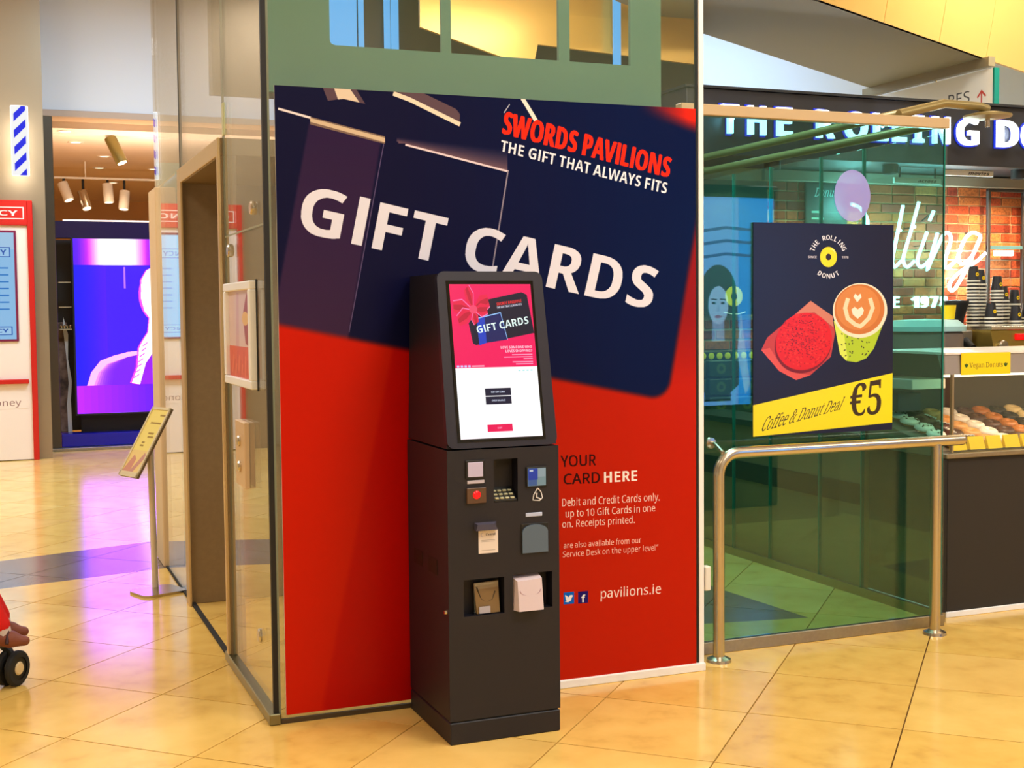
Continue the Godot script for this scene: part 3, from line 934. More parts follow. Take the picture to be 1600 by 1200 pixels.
	p.rect(Vector2(0.335, 0.272), Vector2(0.65, 0.32), col(6, 10, 48))
	p.rect(Vector2(0.335, 0.216), Vector2(0.65, 0.266), col(6, 10, 48))
	p.text("BUY GIFT CARD", [Vector2(0.41, 0.301), Vector2(0.575, 0.301), Vector2(0.575, 0.290), Vector2(0.41, 0.290)], col(225, 235, 255), "sansbold")
	p.text("CHECK BALANCE", [Vector2(0.41, 0.246), Vector2(0.575, 0.246), Vector2(0.575, 0.235), Vector2(0.41, 0.235)], col(225, 235, 255), "sansbold")
	p.rect(Vector2(0.33, 0.04), Vector2(0.635, 0.086), col(236, 0, 84))
	p.text("EXIT", [Vector2(0.455, 0.069), Vector2(0.51, 0.069), Vector2(0.51, 0.058), Vector2(0.455, 0.058)], col(255, 170, 205), "sansbold")
	var o3: Vector3 = out * 0.0025
	part(k, "touch_screen", MB.new().quad(at.call(s0.x, s1.y) + o3, at.call(s1.x, s1.y) + o3, at.call(s1.x, s0.y) + o3, at.call(s0.x, s0.y) + o3, out), mat("kiosk_screen", Color.BLACK, 0.3, 0.0, {"screen": p.tex(), "power": 1.25}), "lit screen, pink above and white below")
	var lamp := AreaLight3D.new()
	lamp.name = "touch_screen_light"
	lamp.area_size = Vector2(0.33, 0.58); lamp.light_energy = 0.05; lamp.light_color = Color(1.0, 0.75, 0.9); lamp.shadow_enabled = true; lamp.area_range = 20.0
	add_child(lamp, true)
	lamp.look_at_from_position(k.position + at.call(0.0, 0.33) + out * 0.01, k.position + at.call(0.0, 0.33) + out * 2.0, Vector3.UP)
	# fittings of the lower door
	var X := func(v: float) -> float: return v - 0.769
	var plate := func(n_: String, x0: float, y0: float, x1: float, y1: float, d: float, m: Material) -> MeshInstance3D:
		return part(k, n_, cb(x0 - 0.769, y0, -0.003, x1 - 0.769, y1, d, 0.0015), m)
	var hd: MeshInstance3D = plate.call("label_holder", 0.615, 1.000, 0.691, 1.069, 0.006, M.black)
	part(hd, "label", cb(X.call(0.623), 1.007, 0.005, X.call(0.683), 1.062, 0.0075, 0.001), mat("lilac_label", col(196, 190, 226), 0.4))
	plate.call("caption_strip", 0.622, 0.981, 0.690, 0.994, 0.002, mat("strip_white", col(196, 188, 206), 0.5))
	var sc: MeshInstance3D = plate.call("scanner", 0.618, 0.908, 0.694, 0.966, 0.010, mat("scanner_brown", col(92, 66, 50), 0.35))
	part(sc, "scanner_lamp", MB.new().lathe(PackedVector2Array([Vector2(0, 0.007), Vector2(0.010, 0.006), Vector2(0.016, 0.0)]), Vector3(X.call(0.656), 0.940, 0.010), Vector3.BACK, 16), mat("red_lamp", col(150, 0, 10), 0.3, 0.0, {"glow": Color(1.0, 0.05, 0.1), "power": 1.1}))
	# pin pad in the upper opening
	var pad := part(k, "pin_pad", MB.new().hull8([Vector3(-0.038, 0.906, -0.058), Vector3(0.052, 0.906, -0.058), Vector3(0.052, 0.906, -0.002), Vector3(-0.038, 0.906, -0.002), Vector3(-0.038, 0.955, -0.058), Vector3(0.052, 0.955, -0.058), Vector3(0.052, 0.912, -0.002), Vector3(-0.038, 0.912, -0.002)]), M.black)
	for i in 4:
		for j in 3:
			var t := 0.15 + j * 0.28
			var c := Vector3(-0.026 + i * 0.021, lerpf(0.912, 0.955, t), lerpf(-0.002, -0.058, t))
			part(pad, "key", cb(c.x - 0.008, c.y - 0.003, c.z - 0.007, c.x + 0.008, c.y + 0.004, c.z + 0.007, 0.002), mat("key_grey", col(190, 186, 150), 0.5))
	var rp := Pic.new(64, 64, Vector2.ZERO, Vector2.ONE, col(150, 176, 176))
	rp.rect(Vector2(0.02, 0.35), Vector2(0.55, 0.98), col(20, 70, 190))
	rp.rect(Vector2(0.55, 0.5), Vector2(0.98, 0.98), col(178, 196, 200))
	rp.rect(Vector2(0.02, 0.02), Vector2(0.5, 0.35), col(70, 110, 170))
	rp.rect(Vector2(0.1, 0.82), Vector2(0.3, 0.92), col(240, 250, 255))
	var rd: MeshInstance3D = plate.call("card_reader", 0.858, 0.955, 0.942, 1.032, 0.008, M.black)
	part(rd, "reader_display", MB.new().quad(Vector3(X.call(0.863), 1.027, 0.0085), Vector3(X.call(0.937), 1.027, 0.0085), Vector3(X.call(0.937), 0.960, 0.0085), Vector3(X.call(0.863), 0.960, 0.0085), Vector3.BACK), mat("reader_face", Color.WHITE, 0.3, 0.0, {"screen": rp.tex(), "power": 0.7}))
	var sy := MB.new()
	var sy_pts := [Vector3(0.0, 0.950, 0.002), Vector3(-0.016, 0.925, 0.002), Vector3(-0.020, 0.905, 0.002), Vector3(0.008, 0.902, 0.002), Vector3(0.020, 0.912, 0.002), Vector3(0.014, 0.935, 0.002), Vector3(0.0, 0.950, 0.002)]
	for i in sy_pts.size(): sy_pts[i] += Vector3(X.call(0.905), 0, 0)
	sy.tube(sy_pts, 0.0022, 6)
	sy.tube([Vector3(X.call(0.902), 0.932, 0.002), Vector3(X.call(0.900), 0.915, 0.002), Vector3(X.call(0.916), 0.908, 0.002)], 0.003, 6)
	part(k, "tap_card_symbol", sy, mat("symbol_white", col(235, 232, 238), 0.5))
	plate.call("caption_strip", 0.856, 0.842, 0.924, 0.857, 0.002, mat("strip_blue", col(186, 196, 228), 0.5))
	# receipt slot and note
	part(k, "receipt_slot", MB.new().hull8([Vector3(X.call(0.648), 0.806, 0), Vector3(X.call(0.736), 0.806, 0), Vector3(X.call(0.736), 0.806, 0.022), Vector3(X.call(0.648), 0.806, 0.022), Vector3(X.call(0.648), 0.834, 0), Vector3(X.call(0.736), 0.834, 0), Vector3(X.call(0.722), 0.828, 0.020), Vector3(X.call(0.655), 0.828, 0.020)]), mat("slot_grey", col(70, 66, 84), 0.3))
	var np := Pic.new(128, 144, Vector2.ZERO, Vector2.ONE, col(232, 220, 214))
	np.words("Cleared", Vector2(0.62, 0.76), 0.10, col(60, 50, 60), "sansbold")
	np.ell(Vector2(0.2, 0.8), 0.09, 0.09, col(200, 190, 210)); np.ell(Vector2(0.23, 0.8), 0.07, 0.07, col(232, 220, 214))
	for e in [0.55, 0.49, 0.12]: np.rect(Vector2(0.15, e), Vector2(0.85, e + 0.025), col(176, 164, 160))
	part(k, "notice", MB.new().quad(Vector3(X.call(0.664), 0.804, 0.001), Vector3(X.call(0.742), 0.804, 0.001), Vector3(X.call(0.742), 0.716, 0.001), Vector3(X.call(0.664), 0.716, 0.001), Vector3.BACK), mat("notice_print", Color.WHITE, 0.5, 0.0, {"print": np.tex()}), "white paper notice")
	# card outlet with a domed flap
	var dome := PackedVector2Array([Vector2(0, 0), Vector2(0.105, 0), Vector2(0.105, 0.08)])
	for i in 9:
		dome.append(Vector2(0.0525 + 0.0525 * cos(PI * i / 8.0), 0.08 + 0.028 * sin(PI * i / 8.0)))
	part(k, "card_outlet", cb(X.call(0.836), 0.702, -0.002, X.call(0.947), 0.816, 0.003, 0.001), M.black)
	part(k, "outlet_flap", MB.new().prism(dome, Vector3(X.call(0.839), 0.705, 0.003), Vector3.RIGHT, Vector3.UP, 0.006), mat("flap_blue", col(84, 104, 128), 0.22))
	# leaflet bins
	var lf := part(k, "leaflet_holder", b(X.call(0.655), 0.486, -0.030, X.call(0.752), 0.600, -0.028), M.clear_acrylic)
	part(lf, "leaflet", MB.new().hull8([Vector3(X.call(0.660), 0.486, -0.026), Vector3(X.call(0.752), 0.486, -0.026), Vector3(X.call(0.752), 0.486, -0.012), Vector3(X.call(0.660), 0.486, -0.012), Vector3(X.call(0.655), 0.598, -0.040), Vector3(X.call(0.753), 0.604, -0.040), Vector3(X.call(0.753), 0.604, -0.032), Vector3(X.call(0.655), 0.598, -0.032)]), mat("leaflet_brown", col(126, 98, 58), 0.4))
	part(lf, "leaflet_band", b(X.call(0.668), 0.487, -0.013, X.call(0.712), 0.512, -0.008), mat("leaflet_pale", col(176, 172, 186), 0.4))
	part(lf, "ribbon_print", MB.new().tube([Vector3(X.call(0.665), 0.585, -0.029), Vector3(X.call(0.68), 0.54, -0.024), Vector3(X.call(0.70), 0.525, -0.022), Vector3(X.call(0.725), 0.535, -0.023), Vector3(X.call(0.738), 0.565, -0.026)], 0.003, 6), mat("leaflet_dark", col(60, 46, 26), 0.5))
	var wb := part(k, "card_pocket", MB.new().hull8([Vector3(X.call(0.802), 0.488, -0.01), Vector3(X.call(0.915), 0.488, -0.01), Vector3(X.call(0.915), 0.488, 0.03), Vector3(X.call(0.815), 0.488, 0.03), Vector3(X.call(0.802), 0.618, -0.035), Vector3(X.call(0.915), 0.624, -0.035), Vector3(X.call(0.915), 0.606, 0.012), Vector3(X.call(0.815), 0.600, 0.012)]), mat("pocket_white", col(216, 198, 206), 0.45))
	var lip := []
	for i in 9: lip.append(Vector3(X.call(0.865) - 0.042 * cos(PI * i / 8.0), 0.565 - 0.022 * sin(PI * i / 8.0), 0.019))
	part(wb, "pocket_lip", MB.new().tube(lip, 0.002, 6), mat("lip_mauve", col(190, 160, 176), 0.5))
	# lock and side vents
	part(k, "lock", MB.new().lathe(PackedVector2Array([Vector2(0, 0.008), Vector2(0.007, 0.008), Vector2(0.009, 0.0)]), Vector3(-0.225, 0.50, -0.03), Vector3.LEFT, 14), M.steel, "small bright lock")
	for z in [-0.42, -0.24]:
		part(k, "side_vent", b(-0.2265, 0.62, z, -0.225, 0.68, z + 0.11), M.black)

# ---------------------------------------------------------------- shops at the far left
func left_shops() -> void:
	var zb := -10.45
	# brown pier beside the board and white bulkhead over the shop opening
	struct("wall_pier", b(-2.6, 0, -12.4, -0.43, CEIL, -10.52), mat("pier_metal", col(158, 138, 108), 0.38, 0.5), "brown metal clad pier carrying the currency board", "pier")
	struct("wall_bulkhead", b(-0.43, 4.06, -11.7, 8, CEIL, -11.35), M.plaster, "white plaster bulkhead above the fashion shop entrance", "bulkhead")
	struct("trim_2", cb(-0.43, 3.98, -11.72, 8, 4.06, -11.30, 0.006), mat("head_trim", col(190, 160, 130), 0.5), "beige trim along the foot of the white bulkhead", "trim")
	struct("trim_3", cb(-0.43, 0, -11.5, -0.30, 3.98, -11.30, 0.004), mat("dark_jamb", col(86, 72, 50), 0.4, 0.4), "dark bronze jamb of the fashion shop entrance", "jamb")
	struct("baseboard_shop", cb(-0.43, 0.0, -11.42, 1.0, 0.035, -11.24, 0.004), M.brushed_steel, "steel threshold under the shop window", "threshold")
	# currency board
	var bd := thing("currency_board", "red framed white money exchange board with a lit rate screen", "board", Vector3(0, 0, zb))
	var x0 := -1.776
	var x1 := -0.573
	var rim := MB.new()
	rim.cbox(Vector3(x0, 0, -0.06), Vector3(x0 + 0.06, 2.91, 0.03), 0.006).cbox(Vector3(x1 - 0.06, 0, -0.06), Vector3(x1, 2.91, 0.03), 0.006)
	rim.cbox(Vector3(x0 + 0.06, 2.63, -0.06), Vector3(x1 - 0.06, 2.91, 0.03), 0.006)
	part(bd, "frame", rim, M.red_frame)
	part(bd, "face", b(x0 + 0.06, 0.01, -0.06, x1 - 0.06, 2.63, 0.0), mat("board_white", col(244, 226, 208), 0.35))
	var hp := Pic.new(640, 150, Vector2(0, 0), Vector2(1.083, 0.25), col(206, 26, 12))
	hp.rect(Vector2(0.03, 0.055), Vector2(1.053, 0.195), col(248, 220, 212))
	hp.rect(Vector2(0.042, 0.067), Vector2(1.041, 0.183), col(206, 26, 12))
	hp.text("CURRENCY", [Vector2(0.09, 0.155), Vector2(0.99, 0.155), Vector2(0.99, 0.095), Vector2(0.09, 0.095)], col(250, 226, 218), "sansbold")
	part(bd, "header_print", MB.new().quad(Vector3(x0 + 0.06, 2.89, 0.031), Vector3(x1 - 0.06, 2.89, 0.031), Vector3(x1 - 0.06, 2.645, 0.031), Vector3(x0 + 0.06, 2.645, 0.031), Vector3.BACK), mat("header_print", Color.WHITE, 0.4, 0.0, {"print": hp.tex()}))
	var sp := Pic.new(420, 620, Vector2(0, 0), Vector2(1, 1.48), col(150, 205, 250))
	sp.rect(Vector2(0, 1.25), Vector2(1, 1.48), col(176, 216, 250))
	for e in [[1.14, 1.28], [0.06, 0.18]]:
		sp.rect(Vector2(0.05, e[0]), Vector2(0.95, e[1]), col(20, 90, 190)); sp.rect(Vector2(0.065, e[0] + 0.012), Vector2(0.935, e[1] - 0.012), col(170, 216, 252))
		sp.text("CURRENCY", [Vector2(0.2, e[1] - 0.035), Vector2(0.9, e[1] - 0.035), Vector2(0.9, e[0] + 0.035), Vector2(0.2, e[0] + 0.035)], col(20, 90, 190), "sansbold")
	for k in 7:
		for e in [[0.1, 0.2], [0.45, 0.56], [0.78, 0.92]]:
			sp.rect(Vector2(e[0], 0.98 - k * 0.095), Vector2(e[1], 1.0 - k * 0.095), col(40, 130, 215))
	part(bd, "screen_bezel", cb(-1.60, 1.34, -0.01, -0.752, 2.575, 0.02, 0.004), mat("screen_bezel_red", col(120, 10, 60), 0.4))
	part(bd, "rate_screen", MB.new().quad(Vector3(-1.575, 2.55, 0.022), Vector3(-0.777, 2.55, 0.022), Vector3(-0.777, 1.365, 0.022), Vector3(-1.575, 1.365, 0.022), Vector3.BACK), mat("rate_screen", Color.BLACK, 0.3, 0.0, {"screen": sp.tex(), "power": 0.95}), "lit pale blue rate screen")
	part(bd, "shelf", cb(x0 + 0.06, 0.865, 0.0, x1 - 0.09, 0.915, 0.05, 0.006), M.red_frame)
	var tp := Pic.new(512, 64, Vector2(0, 0), Vector2(1.0, 0.125), col(244, 226, 208))
	tp.text("money", [Vector2(0.55, 0.105), Vector2(0.93, 0.105), Vector2(0.93, 0.035), Vector2(0.55, 0.035)], col(150, 110, 100))
	part(bd, "lettering_sheet", MB.new().quad(Vector3(-1.68, 0.71, 0.002), Vector3(-0.68, 0.71, 0.002), Vector3(-0.68, 0.585, 0.002), Vector3(-1.68, 0.585, 0.002), Vector3.BACK), mat("money_print", Color.WHITE, 0.4, 0.0, {"print": tp.tex()}))
	area("rate_screen_light", Vector3(-1.17, 1.95, zb + 0.05), Vector2(0.8, 1.18), 0.2, Color(0.65, 0.85, 1.0), Vector3.BACK)
	# striped blade sign
	var bp := Pic.new(64, 256, Vector2(0, 0), Vector2(1, 4.2), Color.WHITE)
	for k in 6:
		bp.poly([Vector2(0.16, -0.75 + k * 1.0), Vector2(0.86, -0.05 + k * 1.0), Vector2(0.86, 0.42 + k * 1.0), Vector2(0.16, -0.28 + k * 1.0)], col(10, 30, 235))
	var bs := thing("blade_sign", "glowing white blade sign with blue diagonal stripes on the pier", "sign", Vector3(-0.69, 3.13, -9.92))
	part(bs, "lamp_body", cb(-0.09, 0, -0.05, 0.09, 0.75, 0.0, 0.01), mat("sign_glow_white", Color.WHITE, 0.4, 0.0, {"glow": Color(1, 0.98, 0.95), "power": 0.95}))
	part(bs, "striped_face", MB.new().quad(Vector3(-0.085, 0.745, 0.002), Vector3(0.085, 0.745, 0.002), Vector3(0.085, 0.005, 0.002), Vector3(-0.085, 0.005, 0.002), Vector3.BACK), mat("sign_face", Color.BLACK, 0.3, 0.0, {"screen": bp.tex(), "power": 1.1}))
	part(bs, "bracket", b(-0.02, 0.3, -0.62, 0.02, 0.42, -0.05), M.steel)
	area("blade_sign_light", Vector3(-0.69, 3.5, -10.0), Vector2(0.16, 0.7), 0.6, WARM, Vector3(0.15, 0, -1))
	# shop behind: floor is the hall's, ceiling, back wall, window display
	struct("ceiling_shop", b(-0.45, 3.9, -22, 8, 4.0, -11.7), mat("shop_ceiling", col(244, 226, 208), 0.7), "warm cream ceiling of the fashion shop", "ceiling")
	struct("wall_shop_back", b(-0.45, 0, -22.2, 8, 4.0, -22), mat("shop_wall", col(220, 178, 120), 0.7), "warm lit back wall of the fashion shop", "wall")
	struct("wall_shop_side", b(-0.62, 0, -22, -0.45, 4.0, -12.4), M.shop_wall, "warm side wall of the fashion shop", "wall")
	struct("wall_shop_far", b(8, 0, -27, 8.2, CEIL, -11.35), M.shop_wall, "far side wall of the fashion shop", "wall")
	area("added_cove_light", Vector3(1.0, 2.80, -11.75), Vector2(2.2, 0.1), 7.5, Color(1.0, 0.88, 0.76), Vector3(0, 1, -0.7))  # upward light and its tube are added to brighten the shop ceiling
	single("added_cove_tube", "slim lit tube added on top of the violet fascia to brighten the ceiling", "added cove light", b(-0.2, 2.762, -11.60, 2.1, 2.785, -11.55), mat("added_cove_glow", Color.WHITE, 0.5, 0.0, {"glow": Color(1.0, 0.84, 0.66), "power": 1.5}))
	var glow := mat("downlight_glow", Color.WHITE, 0.5, 0.0, {"glow": Color(1, 0.92, 0.8), "power": 3.0})
	for e in [[-0.12, -11.95], [0.055, -12.98], [0.526, -14.43], [0.564, -15.96], [1.372, -15.9], [0.95, -18.2]]:
		var dl := thing("downlight", "round recessed downlight in the fashion shop ceiling", "downlight", Vector3(e[0], 3.9, e[1]), "downlights of the fashion shop")
		part(dl, "ring", MB.new().lathe(PackedVector2Array([Vector2(0.07, 0.0), Vector2(0.10, 0.0), Vector2(0.10, -0.012), Vector2(0.07, -0.012)]), Vector3.ZERO, Vector3.UP, 20), M.white_paint)
		part(dl, "lens", MB.new().lathe(PackedVector2Array([Vector2(0.0, -0.006), Vector2(0.07, -0.006)]), Vector3.ZERO, Vector3.UP, 20), glow)
		spot("downlight_source", Vector3(e[0], 3.88, e[1]), 2.4, Color(1.0, 0.88, 0.72))
	for e in [[0.45, 3.82, -12.2, 0.30, "bronze track spotlight just inside the shop entrance", "bronze_spot", Vector3(0.35, -0.85, 0.25)], [0.0, 3.52, -15.2, 0.22, "pale track spotlight beside the shop jamb", "white_paint", Vector3(0.3, -0.9, 0.3)], [0.62, 3.52, -15.2, 0.22, "white track spotlight hanging over the lit fashion display", "white_paint", Vector3(0.05, -1, 0.15)], [0.27, 3.40, -15.2, 0.22, "shiny spotlight with a greenish lamp on the shop track", "steel", Vector3(0.2, -0.9, 0.4)], [0.86, 3.42, -15.2, 0.22, "small white spotlight low on the shop track", "white_paint", Vector3(-0.1, -1, 0.2)]]:
		mat("bronze_spot", col(120, 108, 60), 0.3, 0.7)
		var sl := thing("track_spotlight", e[4], "spotlight", Vector3(e[0], e[1], e[2]))
		var d: Vector3 = e[6].normalized()
		var ln: float = e[3]
		part(sl, "mount", MB.new().tube([Vector3(0, (3.88 if e[2] > -13.0 else 3.64) - e[1], 0), Vector3(0, 0.0, 0)], 0.018, 8), M.black)
		part(sl, "can", MB.new().tube([d * -0.06, d * ln], 0.075, 16), M[e[5]])
		part(sl, "lens", MB.new().lathe(PackedVector2Array([Vector2(0.0, 0.002), Vector2(0.06, 0.002)]), d * ln, d, 16), glow)
	for e in [[3.88, -12.2, "near the entrance"], [3.64, -15.2, "above the lit display"]]:
		single("track_rail", "thin lighting track hung across the fashion shop %s" % e[2], "track", b(-0.4, e[0], e[1] - 0.02, 3.0, e[0] + 0.03, e[1] + 0.02).box(Vector3(0.3, e[0] + 0.02, e[1] - 0.008), Vector3(0.316, 3.905, e[1] + 0.008)).box(Vector3(2.3, e[0] + 0.02, e[1] - 0.008), Vector3(2.316, 3.905, e[1] + 0.008)), M.white_paint)
	# window display with LED wall
	single("display_fascia", "dark violet fascia over the fashion shop video wall", "fascia", b(-0.31, 2.56, -11.62, 2.2, 2.76, -11.45), mat("violet_dark", col(34, 16, 66), 0.25))
	var lp := Pic.new(360, 480, Vector2(0, 0), Vector2(1.6, 2.12), col(48, 6, 190))
	for k in 48:
		var t := k / 47.0
		lp.rect(Vector2(t * 0.36, 0), Vector2(t * 0.36 + 0.0085, 2.12), col(10, 6, 205).lerp(col(60, 4, 195), t))
	for k in 60:
		var u := absf(k * 0.02 - 0.50) / 0.45
		lp.rect(Vector2(k * 0.02, 1.80), Vector2(k * 0.02 + 0.021, 2.12), col(255, 255, 255).lerp(col(200, 30, 245), clampf(u * 2.2 - 0.75, 0, 1)).lerp(col(70, 8, 220), clampf(u * 2.6 - 1.7, 0, 1)))
	lp.rect(Vector2(0.58, 1.52), Vector2(0.60, 1.78), col(150, 90, 255))
	var hair0 := [Vector2(0.74, 1.74), Vector2(0.67, 1.62), Vector2(0.66, 1.40), Vector2(0.70, 1.24), Vector2(0.76, 1.16), Vector2(0.74, 0.98), Vector2(0.66, 0.86), Vector2(0.62, 0.78), Vector2(0.60, 0.56), Vector2(0.52, 0.36), Vector2(0.62, 0.34), Vector2(0.70, 0.60), Vector2(0.80, 0.74), Vector2(0.98, 0.80), Vector2(1.04, 1.2), Vector2(1.1, 1.76), Vector2(0.9, 1.82)]
	var hair := []
	for q in hair0: hair.append(q + Vector2(0.10, 0))
	lp.poly([Vector2(0.12, 0.34), Vector2(0.17, 0.50), Vector2(0.28, 0.64), Vector2(0.44, 0.70), Vector2(0.60, 0.74), Vector2(0.80, 0.76), Vector2(0.80, 0.34)], col(236, 150, 255))
	for k in 8: lp.poly([Vector2(0.20 + k * 0.03, 0.34), Vector2(0.26 + k * 0.025, 0.50), Vector2(0.36 + k * 0.02, 0.60), Vector2(0.60, 0.68), Vector2(0.80, 0.72), Vector2(0.80, 0.34)], Color(0.33, 0.02, 0.75, 0.28))
	lp.poly([Vector2(0.64, 0.34), Vector2(0.70, 0.7), Vector2(1.6, 0.8), Vector2(1.6, 0.34)], col(120, 10, 200))
	lp.poly([Vector2(1.0, 0.34), Vector2(1.0, 0.78), Vector2(1.3, 0.70), Vector2(1.5, 0.52), Vector2(1.56, 0.34)], col(190, 80, 240))
	lp.ell(Vector2(1.02, 1.44), 0.27, 0.36, col(240, 60, 250))
	lp.poly(hair, col(240, 60, 250))
	lp.ell(Vector2(1.03, 1.44), 0.25, 0.345, Color.WHITE)
	var hair2 := []
	for q in hair: hair2.append(Vector2(q.x * 0.95 + 0.055, q.y))
	lp.poly(hair2, Color.WHITE)
	for k in 7: lp.line([Vector2(0.665 + 0.02 * k, 0.42 + k * 0.065), Vector2(0.73 + 0.018 * k, 0.46 + k * 0.065)], 0.014, col(214, 60, 240))
	for k in 20: lp.rect(Vector2(k * 0.08, 0), Vector2(k * 0.08 + 0.082, 0.34), col(150, 20, 225).lerp(col(60, 0, 205), k / 14.0 if k < 14 else 1.0))
	var led := thing("video_wall", "tall video wall showing a glowing violet figure with a braid", "video wall", Vector3(-0.10, 0.43, -11.42))
	part(led, "cabinet", b(-0.02, -0.02, -0.1, 1.62, 2.13, -0.002), M.black)
	part(led, "led_screen", MB.new().quad(Vector3(0, 2.12, 0), Vector3(1.6, 2.12, 0), Vector3(1.6, 0, 0), Vector3(0, 0, 0), Vector3.BACK), mat("led_screen", Color.BLACK, 0.4, 0.0, {"screen": lp.tex(), "power": 2.4}), "lit violet and white picture")
	area("led_screen_light", Vector3(0.70, 1.5, -11.36), Vector2(1.5, 2.0), 5.0, Color(0.62, 0.22, 1.0), Vector3(0, 0, 1))
	single("display_plinth", "glossy deep blue plinth below the video wall", "plinth", cb(-0.29, 0.035, -11.7, 2.2, 0.19, -11.40, 0.006), mat("deep_blue", col(10, 10, 150), 0.25))
	single("plinth_backing", "black speckled panel between the plinth and video wall", "panel", b(-0.05, 0.19, -11.66, 1.6, 0.42, -11.60), mat("speckled_black", col(24, 20, 20), 0.6))
	var col_ := thing("display_column", "rough stone-patterned column with a torn white edge in the shop window", "column", Vector3(-0.2, 0.19, -11.75))
	part(col_, "shaft", cb(-0.09, 0, -0.05, 0.02, 1.35, 0.05, 0.01), mat("stone_print", col(150, 118, 96), 0.7, 0.0, {"grain": noise_tex(31, 0.02, [[0.0, Color(0.4, 0.35, 0.3)], [0.5, Color(0.8, 0.75, 0.7)], [1.0, Color(1, 1, 1)]], 3, 256), "scale": 1.2}))
	var zig := PackedVector2Array([Vector2(0.0, 0), Vector2(0.05, 0), Vector2(0.04, 0.4), Vector2(0.06, 0.62), Vector2(0.02, 0.9), Vector2(0.03, 1.2), Vector2(-0.02, 1.42), Vector2(-0.03, 1.3), Vector2(0.0, 0.95), Vector2(0.02, 0.6), Vector2(-0.005, 0.35)])
	part(col_, "torn_edge", MB.new().prism(zig, Vector3(0.0, 0, 0.052), Vector3.RIGHT, Vector3.UP, 0.006), M.white_paint)
	struct("wall_window_rear", b(-0.31, 0.19, -12.0, 2.2, 2.56, -11.95), mat("window_dark", col(50, 44, 40), 0.4), "dark screen behind the shop window display", "panel")
	var shv := thing("window_shelves", "chrome shelves with small trinkets beside the video wall", "shelf", Vector3(-0.27, 0, -11.6))
	for y in [1.45, 1.72, 2.02]: part(shv, "shelf", b(0, y, -0.1, 0.14, y + 0.012, 0.05), M.steel)
	for k in 4: part(shv, "trinket", MB.new().lathe(PackedVector2Array([Vector2(0, 0.05), Vector2(0.02, 0.035), Vector2(0.015, 0.0), Vector2(0, 0)]), Vector3(0.02 + k * 0.035, 1.462, 0.0), Vector3.UP, 8), M.steel)
	# second shop on the other side of the pier: mirrored in the side glass
	struct("wall_bulkhead_next", b(-10, 3.2, -11.7, -2.6, CEIL, -11.35), M.plaster, "white bulkhead over the bright gift shop beside the pier", "bulkhead")
	struct("ceiling_next", b(-10, 3.2, -18, -2.6, 3.3, -11.7), M.shop_ceiling, "cream ceiling of the bright gift shop", "ceiling")
	struct("wall_next_back", b(-10, 0, -18.2, -2.6, 3.3, -18), mat("amber_wall", col(240, 190, 90), 0.7), "amber back wall of the bright gift shop", "wall")
	light_bar("ceiling_panel", "large square light panel in the bright gift shop ceiling", Vector3(-4.2, 3.14, -14.0), Vector2(3.0, 3.0), 8.0, Color(1.0, 0.86, 0.62))
	for k in 5:
		var sh := thing("shop_shelf", "stocked shelf bay in the bright gift shop, %s of five" % ["first", "second", "third", "fourth", "fifth"][k], "shelf", Vector3(-3.1 - k * 0.95, 0, -17.4))
		for y in [0.3, 0.8, 1.3, 1.8]: part(sh, "board", b(-0.42, y, -0.2, 0.42, y + 0.03, 0.2), M.white_paint)
		part(sh, "upright", b(-0.45, 0, -0.2, -0.42, 2.0, 0.2), M.white_paint)
		part(sh, "upright", b(0.42, 0, -0.2, 0.45, 2.0, 0.2), M.white_paint)
		for j in 12:
			var c: Color = [col(220, 150, 30), col(60, 70, 60), col(160, 40, 60), col(230, 220, 190)][(j + k) % 4]
			part(sh, "carton", cb(-0.38 + (j % 3) * 0.26, 0.33 + (j / 3) * 0.5, -0.12, -0.18 + (j % 3) * 0.26, 0.58 + (j / 3) * 0.5, 0.12, 0.004), mat("carton_%d" % ((j + k) % 4), c, 0.5))

